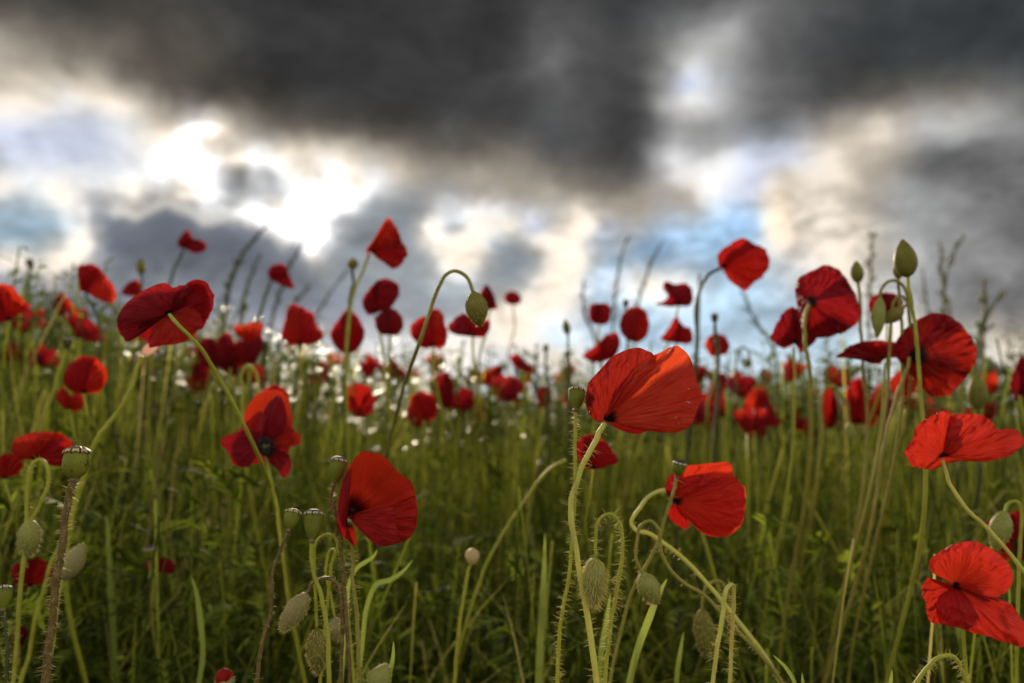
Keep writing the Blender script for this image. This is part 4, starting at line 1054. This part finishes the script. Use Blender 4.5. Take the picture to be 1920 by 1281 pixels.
bud('small dark upright bud in front of the blue gap', 1.15, (1065, 629), (1059, 599), 15, [(1065, 628), (1067, 660), (1068, 720), (1070, 780)], w=5, mat='bud_olive', stem_mat='stem_dark', seed=12)
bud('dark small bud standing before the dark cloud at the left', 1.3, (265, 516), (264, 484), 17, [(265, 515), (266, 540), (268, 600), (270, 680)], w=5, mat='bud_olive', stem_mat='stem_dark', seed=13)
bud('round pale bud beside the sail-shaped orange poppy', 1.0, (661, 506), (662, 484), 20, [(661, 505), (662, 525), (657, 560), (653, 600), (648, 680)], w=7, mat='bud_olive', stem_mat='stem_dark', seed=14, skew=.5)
bud('soft hairy bud hanging from a tight loop at the left', .55, (58, 974), (52, 1046), 40, [(58, 976), (66, 962), (82, 930), (92, 895), (88, 872), (74, 862), (60, 872), (52, 905), (50, 960), (48, 1020), (40, 1100), (30, 1200)], w=8, mat='bud', stem_mat='stem', hairs=520, bhairs=320, seed=15, hair_len=.0030)
bud('straw-yellow bud leaning behind the hairy brown stem', .50, (119, 1088), (157, 1018), 38, [(119, 1086), (112, 1110), (105, 1160), (95, 1230), (85, 1300)], w=8, mat='bud_straw', stem_mat='stem', seed=16, bhairs=200, hair_len=.0016)
bud('large green bud cut by the bottom border under the red cup', .46, (694, 1305), (727, 1245), 44, [(694, 1305), (690, 1340), (688, 1380)], w=9, mat='bud', seed=17, bhairs=200, hair_len=.0018)
bud('fuzzy green bud before the deep red flower at the right border', .56, (1884, 958), (1866, 1032), 38, [(1884, 960), (1890, 945), (1905, 940), (1915, 960), (1912, 1020), (1910, 1100)], w=7, mat='bud', seed=18, bhairs=220, hair_len=.0020)
bud('dark bulky bud behind the rim of the large fan-shaped poppy', .85, (1833, 770), (1832, 700), 34, [(1833, 768), (1836, 800), (1838, 860)], w=8, mat='bud_olive', stem_mat='stem_dark', seed=19)
bud('brownish blurred bud low among the crossing stems', .60, (1316, 1140), (1326, 1236), 38, [(1316, 1142), (1318, 1118), (1330, 1095), (1350, 1090), (1364, 1110), (1370, 1180), (1372, 1290)], w=7, mat='bud_olive', stem_mat='stem_olive', seed=20, hairs=160, bhairs=300, hair_len=.0026)
bud('half-open bud with a red tip showing at the bottom border', .47, (424, 1300), (418, 1256), 36, [(424, 1300), (425, 1330), (428, 1380)], w=8, mat='bud_straw', seed=21, bhairs=120, hair_len=.0018, red=True)
bud('tiny leaning dark bud between bright gaps, low in the middle', 1.5, (896, 690), (880, 706), 12, [(896, 690), (905, 686), (912, 700), (914, 780)], w=4, mat='bud_olive', stem_mat='stem_dark', seed=22)
bud('dark drooping bud on a faint hook before the bluish haze', 1.3, (1405, 672), (1400, 692), 14, [(1405, 672), (1404, 660), (1396, 652), (1386, 656), (1381, 680), (1380, 760)], w=5, mat='bud_olive', stem_mat='stem_dark', seed=23)
bud('green hook-necked bud above the ragged dark-hearted poppy', .9, (484, 740), (482, 762), 14, [(484, 742), (483, 712), (474, 690), (462, 686), (454, 700), (454, 740), (458, 830)], w=7, mat='bud', stem_mat='stem', seed=24)
bud('green hooked bud before the upright red poppy', .9, (1592, 790), (1598, 830), 16, [(1592, 790), (1580, 745), (1562, 724), (1548, 728), (1541, 750), (1540, 820)], w=8, mat='bud', stem_mat='stem_olive', seed=25)

# ------------------------------------------------------------------ seed heads
seed_head('sharp green seed head with a tan crown and speckled side on a hairy brown stem', .42, (145, 846), (139, 898), 49, [(138, 902), (131, 925), (122, 970), (112, 1050), (103, 1120), (94, 1190), (80, 1310)], w=16, mat='capsule', cap='cap_tan', stem_mat='stem_brown', hairs=900, hair_len=.0042, seed=1, tilt=(0, .004), barrel=True)
seed_head('dark green seed head touching the sharp poppy, on a straight bristly stem', .43, (1082, 732), (1079, 768), 33, [(1079, 772), (1078, 850), (1077, 930), (1074, 1010), (1064, 1090), (1052, 1170), (1046, 1230), (1044, 1310)], w=8.5, stem_mat='stem', hairs=900, hair_len=.0040, seed=2, tilt=(0, .005))
seed_head('green seed head with a dark lid leaning on the glossy red cup', .47, (636, 862), (626, 908), 33, [(625, 912), (621, 935), (626, 955), (634, 975), (640, 1040), (645, 1100)], w=8, stem_mat='stem_brown', hairs=250, seed=3, tilt=(0, .004))
seed_head('small tilted seed head with a pale crown on a dark thin stem', .45, (551, 961), (541, 994), 34, [(539, 999), (526, 1030), (514, 1065), (510, 1110), (505, 1160), (492, 1205), (484, 1250), (479, 1310)], w=8, cap='cap_tan', stem_mat='stem_brown', hairs=240, hair_len=.0026, seed=4, tilt=(0, .005))
seed_head('upright seed head with a purple frilled crown, left below the glossy red cup', .45, (589, 962), (585, 1012), 38, [(584, 1018), (586, 1060), (594, 1095), (606, 1130), (613, 1180), (616, 1240), (618, 1310)], w=9.5, stem_mat='stem', hairs=320, hair_len=.0026, seed=5, tilt=(0, .005))
seed_head('dark seed head cut by the left border', .43, (6, 1104), (6, 1142), 32, [(6, 1146), (10, 1170), (14, 1220), (10, 1310)], w=8, stem_mat='stem_dark', hairs=800, seed=6, tilt=(0, .005))
seed_head('small blurred seed head in front of the flat-topped orange poppy', .51, (1275, 868), (1269, 893), 27, [(1268, 896), (1262, 925), (1250, 962), (1236, 1010), (1222, 1040), (1195, 1090), (1170, 1160), (1150, 1240), (1140, 1310)], w=8, stem_mat='stem_olive', hairs=200, seed=7)
seed_head('black seed head over the edge of the round red poppy', 1.1, (1174, 564), (1173, 578), 12, [(1173, 580), (1176, 620), (1178, 700)], w=6, mat='stem_dark', stem_mat='stem_olive', seed=8)
seed_head('black seed head above the poppy cut by a green stem', 1.0, (1340, 590), (1340, 607), 14, [(1340, 609), (1344, 640), (1346, 720)], w=9, mat='stem_dark', stem_mat='stem_dark', seed=9)
seed_head('tallest of three black seed heads in the middle', 1.3, (1024, 648), (1023, 662), 11, [(1023, 664), (1026, 720), (1028, 780)], w=6, mat='stem_dark', stem_mat='stem_dark', seed=10)
seed_head('smallest black seed head, just left of the tallest of three', 1.5, (1006, 664), (1005, 676), 9, [(1005, 677), (1008, 730), (1010, 790)], w=5, mat='stem_dark', stem_mat='stem_dark', seed=11)
seed_head('black seed head right of the tallest of three, under the small bud', 1.4, (1063, 660), (1063, 671), 10, [(1063, 673), (1064, 730), (1065, 790)], w=5, mat='stem_dark', stem_mat='stem_dark', seed=12)
seed_head('brown seed head above the thin crimson petal remnant', .79, (279, 1028), (281, 1052), 22, [(281, 1054), (284, 1090), (286, 1160)], w=7, seed=13, stem_mat='stem_olive')
seed_head('dark seed head before the row of glints at the left', .9, (128, 634), (125, 655), 18, [(125, 657), (112, 690), (100, 730), (80, 800), (55, 880), (25, 960), (0, 1040)], w=8, stem_mat='stem', mat='stem_dark', seed=14)
seed_head('dark seed head beside the right end of the left poppy crowd', 1.15, (496, 640), (494, 660), 15, [(494, 662), (496, 700), (498, 770)], w=6, mat='stem_dark', stem_mat='stem_dark', seed=15)
seed_head('dim seed head above the low crimson poppy at the lower left', .74, (34, 1150), (32, 1170), 18, [(32, 1172), (36, 1230), (36, 1300)], w=6, mat='stem_dark', stem_mat='stem_olive', seed=16)
seed_head('faint grey seed head in front of the white cloud at the left', 1.9, (56, 488), (55, 502), 15, [(55, 504), (52, 560), (50, 640)], w=6, mat='stem_dark', stem_mat='stem_dark', seed=17)
seed_head('very faint little seed head left of the small narrow poppy', 2.0, (78, 546), (77, 556), 11, [(77, 558), (78, 600), (80, 660)], w=4, mat='stem_dark', stem_mat='stem_dark', seed=18)

# ------------------------------------------------------------------ bare stems, hooks, blades and weeds in front
def bare_stem(label, d, pts, w, mat='stem', hairs=0, seed=1, tip=None, hair_len=.004):
    rng = random.Random(seed + 40)
    rt = root('poppy_stalk', stem_foot(pts, d, rng), label, 'stalk')
    make_stem(rt, pts, d, w, mat, rng, hairs, hair_len, n=110)
    if tip: tip(rt)
    return rt

bare_stem('bent hairy stalk looped over at the lower right, its head below the view', .43, [(1812, 1310, .44), (1806, 1262), (1796, 1238), (1778, 1229), (1760, 1234), (1738, 1254), (1706, 1300), (1690, 1330)], 9, 'stem', 1300, 1)
bare_stem('pale stalk folded in a sharp hairpin with one pale and one dark leg', .41, [(1366, 1310, .425), (1370, 1240, .424), (1374, 1170, .422), (1376, 1120, .42), (1375, 1102, .418), (1370, 1096, .414), (1363, 1106, .41), (1355, 1145, .41), (1345, 1215, .41), (1334, 1310, .41)], 9, 'stem_pale', 800, 2)
def faded(rt):
    petal(rt, (268, 668), .66, [(264, 662), (272, 648), (290, 640), (300, 646), (290, 660), (276, 668)], D=-.003, mat='petal_pale', nu=10, nv=24)
bare_stem('long bare curved stalk with a withered pink scrap at its tip', .66, [(266, 668), (258, 690), (242, 735), (215, 780), (190, 812), (170, 850), (158, 890), (145, 930), (130, 1000)], 10, 'stem', 0, 3, faded)
bare_stem('slanting pale stalk in the grass left of the sharp poppy', .75, [(1062, 862), (1030, 880), (990, 930), (950, 990), (915, 1050), (890, 1120)], 7, 'stem', 0, 4)
def cream(rt):
    mb = MB(); a = np.array(P(885, 1058, .6)); b = np.array(P(886, 1028, .6)); r = 13.5 * .6 / FPX
    lathe(mb, a, b, [(0, r * .3), (.15, r * .7), (.45, r), (.75, r * .9), (.93, r * .5), (1, r * .1)], 14, rib=(7, .06)); mb.build('flower_head', M['bloom_pale'], rt)
bare_stem('thin stalk topped by a small round cream flower head', .6, [(884, 1054), (876, 1080), (866, 1140), (858, 1210), (850, 1300)], 8, 'stem', 60, 5, cream)
bare_stem('thin stalk leaning in from the lower left between the buds', .62, [(122, 1000), (95, 1060), (70, 1150), (50, 1240), (30, 1310)], 9, 'stem', 0, 6)

def blade(label, d, pts, w, mat='blade', seed=1):
    """a grass leaf: a folded tapering strip along pts from tip to root"""
    rng = random.Random(seed)
    path = stem_path([(p[0], p[1], d + .02 * k / len(pts)) for k, p in enumerate(pts)], d, rng, 30)
    T, N, B = frames(path)
    hw = w * .5 * d / FPX
    view = np.array((0, 0, CAM_H)) - path; view /= np.linalg.norm(view, axis=1)[:, None]
    side = np.cross(T, view); side /= np.linalg.norm(side, axis=1)[:, None]
    side = side + .5 * view; side /= np.linalg.norm(side, axis=1)[:, None]
    V, uv = [], []
    for i in range(len(path)):
        f = i / (len(path) - 1)
        h = hw * min(1, (f * 3.2) ** .7 + .03) * (1 - .3 * f)
        V += [path[i] - side[i] * h, path[i] - view[i] * h * .35, path[i] + side[i] * h]
        uv += [(f, 0), (f, .5), (f, 1)]
    F = []
    for i in range(len(path) - 1):
        F += [(3 * i, 3 * i + 1, 3 * i + 4, 3 * i + 3), (3 * i + 1, 3 * i + 2, 3 * i + 5, 3 * i + 4)]
    mb = MB(); mb.add(V, F, uv)
    o = mb.build('grass_blade', M[mat])
    return tag(o, label, 'grass blade')

blade('long bright grass blade slanting up behind the sharp poppy stem', .50, [(1251, 1085), (1235, 1115), (1215, 1165), (1195, 1220), (1178, 1290)], 17, 'blade', 1)
blade('upright grass blade behind the bristly hanging bud', .56, [(1145, 1110), (1138, 1160), (1128, 1220), (1120, 1300)], 14, 'blade', 2)
blade('slim grass blade rising to a point near the hairpin stalk', .58, [(1282, 1185), (1276, 1220), (1270, 1260), (1268, 1310)], 11, 'blade', 3)
blade('pointed grass blade alone in the dark grass, left of the straw-coloured bud', .62, [(358, 1078), (368, 1110), (376, 1165), (380, 1230), (370, 1300)], 13, 'blade', 4)
blade('wide soft grass blade standing right of the hairy brown stem', .80, [(200, 960), (205, 1050), (210, 1150), (222, 1300)], 14, 'blade', 5)
blade('short curved grass blade at the bottom border, right of the crossing stems', .47, [(1449, 1228), (1470, 1248), (1488, 1275), (1498, 1310)], 9, 'blade', 6)
blade('tiny grass tip at the bottom border below the drooping red poppy', .47, [(1673, 1256), (1670, 1280), (1664, 1310)], 10, 'blade', 7)
blade('thin grass tip at the bottom border near the crossing stems', .47, [(1504, 1262), (1506, 1285), (1512, 1310)], 9, 'blade', 8)
blade('curling grey-green leaf right of the glossy red cup', .56, [(774, 1050), (755, 1072), (730, 1088), (708, 1094), (690, 1130), (680, 1200)], 12, 'blade', 9)
blade('second curling leaf closer under the glossy red cup', .54, [(708, 1030), (700, 1044), (685, 1054), (668, 1066), (656, 1090), (650, 1150)], 10, 'blade', 10)
blade('dark upright grass blade left of the sharp stems', .66, [(1022, 1000), (1020, 1080), (1014, 1180), (1008, 1300)], 16, 'blade', 11)
blade('yellow-green stub of a leaf at the bottom border beside the cut bud', .46, [(738, 1202), (737, 1230), (730, 1270), (726, 1310)], 11, 'blade', 12)

def weed(label, d, pts, w, twigs, seed, mat='weed', tips='weed_tip', cat='weed', pod=False):
    """a slender meadow weed: stalk, and short side twigs that end in a pod or a tuft"""
    rng = random.Random(seed)
    d = d * 1.5
    rt = root('meadow_weed', stem_foot(pts, d, rng), label, cat)
    path = stem_path(pts, d, rng, 40)
    r0 = w * .5 * d / FPX
    mb = MB(); tube(mb, path, r0 * np.linspace(.6, 1.3, len(path)), 6)
    st = mb.build('stalk', M[mat], rt)
    top = spline([tuple(P(p[0], p[1], d)) for p in pts], 60)
    mb = MB()
    mt = MB()
    for k in range(twigs):
        f = (k + rng.random()) / twigs * .72
        i = int(f * 59)
        c = top[i]; tt = top[i] - top[min(59, i + 1)]; tt /= np.linalg.norm(tt) + 1e-9
        an = rng.uniform(0, 6.28)
        side = np.array((math.cos(an), math.sin(an), 0))
        L = rng.uniform(.5, 1.2) * (.018 if pod else .014) * (.6 + f)
        if pod:
            e = c + (tt * .85 + side * .5) * L * 1.7
            tube(mt, [c, (c + e) / 2 + side * L * .1, e], [r0 * .35, r0 * .65, r0 * .2], 5)
        else:
            e = c + (tt * .8 + side * .8) * L
            tube(mb, [c, (c + e) / 2 + tt * L * .08, e], r0 * .5, 5)
            lathe(mt, e - (tt + side * .4) * r0 * .5, e + (tt + side * .4) * r0 * 1.9, [(0, r0 * .4), (.4, r0 * 1.1), (.8, r0 * .9), (1, r0 * .3)], 7)
    if len(mb.v):
        x = mb.build('twig', M[mat], rt); x['kind'] = 'stuff'
    if len(mt.v):
        x = mt.build('pod' if pod else 'floret', M[tips], rt); x['kind'] = 'stuff'
    return rt

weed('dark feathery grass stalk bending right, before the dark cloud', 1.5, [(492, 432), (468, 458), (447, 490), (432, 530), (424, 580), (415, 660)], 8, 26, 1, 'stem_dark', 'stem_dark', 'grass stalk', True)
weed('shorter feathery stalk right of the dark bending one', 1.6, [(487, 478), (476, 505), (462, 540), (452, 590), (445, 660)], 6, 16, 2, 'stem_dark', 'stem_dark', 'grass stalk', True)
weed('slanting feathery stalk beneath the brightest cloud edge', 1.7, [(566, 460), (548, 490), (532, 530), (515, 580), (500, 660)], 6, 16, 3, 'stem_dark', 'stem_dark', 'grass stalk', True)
weed('thin slanted stalk running toward the sail-shaped orange poppy', 1.8, [(650, 508), (620, 548), (595, 590), (575, 640), (560, 700)], 5, 8, 4, 'weed', 'weed', 'grass stalk', True)
weed('grey leaning stalk with a knobbly tip right of the hook-shaped poppy', 1.6, [(582, 535), (560, 560), (545, 585), (525, 640), (510, 700)], 6, 6, 5, 'weed', 'weed_tip', 'weed')
weed('podded rape stalk, the left of two above the blue gap', 1.5, [(1175, 448), (1163, 490), (1155, 540), (1150, 600), (1148, 680)], 5, 18, 6, 'stem_dark', 'weed', 'rape stalk', True)
weed('podded rape stalk leaning right, the right of two above the blue gap', 1.5, [(1240, 458), (1222, 490), (1208, 530), (1195, 580), (1188, 680)], 5, 20, 7, 'stem_dark', 'weed', 'rape stalk', True)
weed('short dark curved stalk left of the square-topped poppy', 1.4, [(1094, 528), (1093, 560), (1098, 590), (1110, 620), (1125, 680)], 5, 12, 8, 'stem_dark', 'stem_dark', 'grass stalk', True)
weed('podded stalk leaning left under the hexagonal poppy', 1.3, [(1392, 548), (1408, 585), (1428, 618), (1446, 645), (1460, 720)], 6, 14, 9, 'stem_dark', 'weed', 'rape stalk', True)
weed('upright yellowish weed with a knobbly top, left of the tall upright bud', 1.3, [(1636, 440), (1634, 470), (1632, 520), (1630, 580), (1628, 700)], 6, 18, 10, 'weed', 'weed_tip')
weed('tallest hazy weed at the right, its tip slanting outward', 1.5, [(1808, 445), (1795, 462), (1780, 490), (1772, 530), (1768, 600), (1766, 700)], 6, 14, 11, 'weed', 'weed_tip')
weed('hazy weed left of the tallest hazy one', 1.5, [(1763, 462), (1764, 490), (1768, 540), (1770, 620), (1770, 700)], 6, 12, 12, 'weed', 'weed_tip')
weed('low hazy weed right of the tall upright bud', 1.5, [(1730, 512), (1734, 540), (1740, 590), (1745, 680)], 5, 8, 13, 'weed', 'weed_tip')
weed('flat-topped olive umbel weed near the right border', 1.1, [(1845, 538), (1848, 560), (1846, 590), (1836, 620), (1830, 680), (1828, 760)], 8, 16, 14, 'weed', 'weed_tip')
weed('side umbel right of the flat-topped olive one', 1.1, [(1878, 545), (1870, 560), (1858, 580), (1848, 600), (1842, 660), (1840, 740)], 7, 8, 15, 'weed', 'weed_tip')
weed('small hazy weed just above the rim of the fan-shaped poppy', 1.4, [(1780, 568), (1782, 590), (1785, 640), (1786, 720)], 5, 6, 16, 'weed', 'weed_tip')
weed('pale fine stalk before the white gap above the tall crumpled poppy', 1.6, [(868, 640), (862, 680), (860, 720), (858, 800)], 4, 0, 17, 'weed', 'weed')
weed('thin stalk with knobs left of the hexagonal poppy branch', 1.0, [(1312, 514), (1311, 545), (1309, 600), (1306, 680)], 8, 0, 18, 'stem_dark', 'weed')
weed('dry straw-coloured seeding stalk leaning in the left grass', .95, [(355, 732), (330, 742), (295, 775), (270, 820), (250, 860), (235, 900)], 7, 16, 19, 'dry', 'dry', 'grass stalk', True)
weed('upright dry stalk beside the leaning straw-coloured one', 1.0, [(290, 690), (280, 740), (270, 790), (258, 840), (240, 900)], 6, 14, 20, 'dry', 'dry', 'grass stalk', True)
rngw = random.Random(77)
for k in range(9):
    x = 1800 + 14 * k
    weed(['wispy awned grass leaning left at the right border'][0], 1.15 + .03 * k, [(x - 30, 622 + 9 * k + rngw.uniform(-8, 8)), (x + 10, 650 + 9 * k), (x + 55, 690 + 8 * k), (x + 80, 760)], 4, 10, 40 + k, 'stem_dark', 'stem_dark', 'grass stalk', True)['group'] = 'awned grasses at the right border'

# ------------------------------------------------------------------ small far poppies along the rise
def far_proto(k):
    rng = random.Random(300 + k)
    rt = root('far_poppy', (0, 0, 0), 'small far poppy in the blurred red band along the skyline', 'poppy', 'far poppies along the skyline')
    H = .56
    mb = MB()
    lean = (rng.uniform(-.05, .05), rng.uniform(-.05, .05))
    path = spline([(lean[0], lean[1], H), (lean[0] * .7, lean[1] * .7, H * .6), (0, 0, 0)], 10)
    tube(mb, path, .0016, 5); mb.build('stem', M['stem'], rt)
    tilt = rng.uniform(.2, 1.2); ta = rng.uniform(0, 6.28)
    ax = np.array((math.sin(tilt) * math.cos(ta), math.sin(tilt) * math.sin(ta), math.cos(tilt)))
    s = np.cross(ax, (.3, .2, .9)); s /= np.linalg.norm(s); t = np.cross(ax, s)
    for q in range(3 if k == 5 else 4):
        a0 = q * math.pi / 2 + rng.uniform(-.2, .2)
        op = (.85 if q % 2 else .65) * rng.uniform(.85, 1.15) * (.6, 1, 1.25, .8, 1.1, 1.0, .7)[k % 7]
        V, uv = [], []
        nz = noise1(rng, 4, 2.5)
        nu, nv = 7, 11
        for i in range(nu):
            u = i / (nu - 1)
            for j in range(nv):
                v = j / (nv - 1) - .5
                an = a0 + v * 2.0
                r = .036 * (u ** .8) * op * (1 - .5 * (2 * v) ** 4) * (1 + .1 * float(nz(np.array(v))))
                h = .040 * u ** 1.4 * (1.25 - op * .6) * (1 - .25 * (2 * v) ** 2) + .008 * u * float(nz(np.array(v * 2 + q)))
                V.append(np.array(path[0]) + ax * h + r * (math.cos(an) * s + math.sin(an) * t)); uv.append((u, v + .5))
        F = [(i * nv + j, i * nv + j + 1, (i + 1) * nv + j + 1, (i + 1) * nv + j) for i in range(nu - 1) for j in range(nv - 1)]
        mb = MB(); mb.add(V, F, uv)
        mb.build('petal', M[['petal', 'petal_dark', 'petal_dark', 'petal_orange'][k % 4]], rt)
    return rt

def place_copy(src, loc, rz, sc):
    c = src.copy(); C.objects.link(c)
    c.location = loc; c.rotation_euler = (0, 0, rz); c.scale = (sc, sc, sc)
    for ch in list(src.children):
        e = ch.copy(); C.objects.link(e); e.parent = c
    return c

rngf = random.Random(5)
NPROTO = 7
protos = [far_proto(k) for k in range(NPROTO)]
used = [False] * NPROTO
NFAR = 165
for k in range(NFAR):
    d = 1.15 * (4.6 / 1.15) ** ((k / (NFAR - 1)) ** 1.1) * rngf.uniform(.92, 1.08)
    px = rngf.uniform(-10, 1930)
    if d < 2.2 and rngf.random() < .4: px = rngf.choice([rngf.gauss(420, 60), rngf.gauss(810, 60), rngf.gauss(1420, 60), rngf.gauss(1610, 70)])
    edge = 650 + 130 * min(1, max(0, px / 900.0))
    py = rngf.uniform(edge - 70, edge + 35)
    w = P(px, py, d)
    z = float(terrain(w.x, w.y))
    q = k % NPROTO
    sc = (w.z - z) / .56
    if not .62 < sc < 1.45: continue
    if used[q]:
        o = place_copy(protos[q], (w.x, w.y, z), rngf.uniform(0, 6.28), sc)
    else:
        o = protos[q]; used[q] = True
        o.location = (w.x, w.y, z); o.rotation_euler = (0, 0, rngf.uniform(0, 6.28)); o.scale = (sc,) * 3
for q in range(NPROTO):
    if not used[q]:
        for ch in list(protos[q].children): bpy.data.objects.remove(ch)
        bpy.data.objects.remove(protos[q])

# ------------------------------------------------------------------ grass and undergrowth
class Strips:
    """many thin tapered blades in one mesh, written with numpy"""
    K = np.array((0, .22, .45, .7, .88, 1.0))
    def __init__(self): self.P = []; self.S = []; self.H = []
    def add(self, base, dirv, L, w, bend, side, shape='grass'):
        t = self.K[None, :, None]
        c = base[:, None, :] + dirv[:, None, :] * L[:, None, None] * t + bend[:, None, :] * L[:, None, None] * t ** 2
        k = self.K
        prof = (1 - k ** 2.2) * .97 + .03 if shape == 'grass' else (np.ones_like(k) if shape == 'stem' else np.sin(np.pi * np.clip(k, .04, .97) ** .8))
        h = w[:, None] * .5 * prof[None, :]
        self.P.append(c); self.S.append(side); self.H.append(h)
    def build(self, name, mat):
        c = np.concatenate(self.P); s = np.concatenate(self.S); h = np.concatenate(self.H)
        n, k = c.shape[:2]
        L = c - s[:, None, :] * h[:, :, None]; Rr = c + s[:, None, :] * h[:, :, None]
        V = np.stack([L, Rr], axis=2).reshape(-1, 3).astype(np.float32)
        idx = np.arange(n)[:, None] * (2 * k) + np.arange(k - 1)[None, :] * 2
        F = np.stack([idx, idx + 1, idx + 3, idx + 2], axis=-1).reshape(-1, 4)
        me = bpy.data.meshes.new(name)
        me.vertices.add(len(V)); me.vertices.foreach_set('co', V.ravel())
        me.loops.add(F.size); me.loops.foreach_set('vertex_index', F.ravel().astype(np.int32))
        me.polygons.add(len(F)); me.polygons.foreach_set('loop_start', np.arange(0, F.size, 4, dtype=np.int32))
        me.polygons.foreach_set('use_smooth', np.ones(len(F), dtype=bool))
        me.uv_layers.new(name='UVMap')
        me.update(); me.validate()
        me.materials.append(mat)
        o = bpy.data.objects.new(name, me); C.objects.link(o)
        return o

rg = np.random.default_rng(11)

def scatter(n, r0, r1, half=.80):
    """points in the wedge before the camera, evenly spread on screen"""
    r = r0 * (r1 / r0) ** rg.random(n)
    a = rg.uniform(-half, half, n)
    x, y = r * np.sin(a), r * np.cos(a)
    return x, y, r

def unit(v): return v / (np.linalg.norm(v, axis=-1, keepdims=True) + 1e-9)

def side_of(dirv, n):
    a = rg.uniform(0, 2 * math.pi, n)
    f = np.stack([np.cos(a), np.sin(a), rg.uniform(-.2, .2, n)], -1)
    return unit(np.cross(dirv, f))

def add_grass(S, n, r0, r1, hmin, hmax, w0, w1, lean=.16, bend=.22, shape='grass', grow=0.0):
    x, y, r = scatter(n, r0, r1)
    z = terrain(x, y)
    dirv = unit(np.stack([rg.normal(.05, lean, n), rg.normal(0, lean, n), np.ones(n)], -1))
    L = rg.uniform(hmin, hmax, n) * (1 - .12 * rg.random(n) ** 2)
    w = rg.uniform(w0, w1, n) * (1 + grow * np.maximum(0, r - 1.5))
    b = np.stack([rg.normal(.04, bend, n), rg.normal(0, bend, n), -np.abs(rg.normal(0, bend * .55, n))], -1)
    if shape == 'stem': b *= .35
    S.add(np.stack([x, y, z], -1), dirv, L, w, b, side_of(dirv, n), shape)

S = Strips()
add_grass(S, 900, .64, 1.0, .10, .25, .0018, .0048, .26, .35)
add_grass(S, 1700, .80, 1.5, .18, .42, .0022, .0058, .20, .30)
add_grass(S, 6500, 1.1, 4.0, .26, .50, .0025, .0065, grow=.14)
add_grass(S, 7500, 3.0, 26.0, .30, .54, .004, .009, grow=.24)
add_grass(S, 260, .72, 1.6, .26, .46, .0016, .0030, .20, .20, 'stem')
add_grass(S, 3400, 1.3, 7.0, .44, .64, .0018, .0034, .14, .14, 'stem', grow=.12)
add_grass(S, 1600, 1.4, 8.0, .48, .66, .003, .006, .20, .28, grow=.16)
gr = S.build('meadow_grass', M['grass'])
gr['kind'] = 'stuff'; gr['label'] = 'dense green meadow grass filling the field between the poppies'

def add_leafy(S, n, r0, r1, hmin, hmax, nl, ll, lw, lo=.25):
    x, y, r = scatter(n, r0, r1)
    z = terrain(x, y)
    H = rg.uniform(hmin, hmax, n)
    tilt = np.stack([rg.normal(0, .13, n), rg.normal(0, .13, n), np.ones(n)], -1)
    tilt = unit(tilt)
    base = np.stack([x, y, z], -1)
    S.add(base, tilt, H, np.full(n, .0026), np.zeros((n, 3)), side_of(tilt, n), 'stem')
    for k in range(nl):
        f = (k + rg.random(n)) / nl
        p = base + tilt * (H * (lo + (1 - lo) * f))[:, None]
        a = k * 2.4 + rg.uniform(0, 1.2, n)
        up = rg.uniform(.25, 1.1, n)
        dv = unit(np.stack([np.cos(a), np.sin(a), up], -1))
        Ln = rg.uniform(.55, 1.2, n) * ll * (1.15 - .5 * f)
        bd = np.stack([np.zeros(n), np.zeros(n), -rg.uniform(.1, .7, n)], -1)
        sd = unit(np.cross(dv, np.stack([rg.normal(0, .3, n), rg.normal(0, .3, n), np.ones(n)], -1)))
        S.add(p, dv, Ln, rg.uniform(.7, 1.3, n) * lw * (1.1 - .5 * f), bd, sd, 'leaf')

def add_lobed(S, n, r0, r1, hmin, hmax, nl, ll):
    """poppy leaves: a midrib with pairs of pointed lobes"""
    x, y, r = scatter(n, r0, r1)
    base = np.stack([x, y, terrain(x, y)], -1)
    H = rg.uniform(hmin, hmax, n)
    for k in range(nl):
        f = (k + rg.random(n)) / nl
        p = base + np.stack([np.zeros(n), np.zeros(n), H * f], -1)
        a = k * 2.4 + rg.uniform(0, 1.5, n)
        dv = unit(np.stack([np.cos(a), np.sin(a), rg.uniform(.4, 1.6, n)], -1))
        L = ll * rg.uniform(.6, 1.25, n)
        bd = np.stack([np.zeros(n), np.zeros(n), -rg.uniform(.2, .7, n)], -1)
        sd = unit(np.cross(dv, np.stack([rg.normal(0, .4, n), rg.normal(0, .4, n), np.ones(n)], -1)))
        S.add(p, dv, L, L * .09, bd, sd, 'leaf')
        for j in range(6):
            q = .15 + .14 * j
            pj = p + dv * (L * q)[:, None] + bd * (L * q * q)[:, None]
            tj = unit(dv + bd * 2 * q)
            for sg in (-1, 1):
                d2 = unit(tj * .75 + sd * sg * .8)
                S.add(pj, d2, L * (.36 - .25 * q) * rg.uniform(.7, 1.2, n), L * .055, bd * .4, unit(np.cross(d2, np.cross(tj, sd))), 'leaf')

S = Strips()
add_lobed(S, 620, .78, 2.2, .14, .42, 5, .080)
add_leafy(S, 240, .66, 1.05, .10, .26, 16, .034, .0058)
add_leafy(S, 560, .85, 1.8, .20, .42, 20, .045, .0075)
add_leafy(S, 1100, 1.4, 4.5, .26, .50, 15, .055, .010)
add_leafy(S, 1300, 4.0, 22., .30, .52, 10, .10, .022)
un = S.build('undergrowth', M['leaf'])
un['kind'] = 'stuff'; un['label'] = 'leafy green undergrowth between the grass stems'

S = Strips()
add_leafy(S, 3000, 1.5, 6.0, .51, .67, 12, .045, .010, .82)
add_leafy(S, 1500, 4.0, 14.0, .52, .78, 10, .085, .018, .65)
tl = S.build('tall_undergrowth', M['leaf_wet'])
tl['kind'] = 'stuff'; tl['label'] = 'taller glossy weeds thinning out along the skyline'
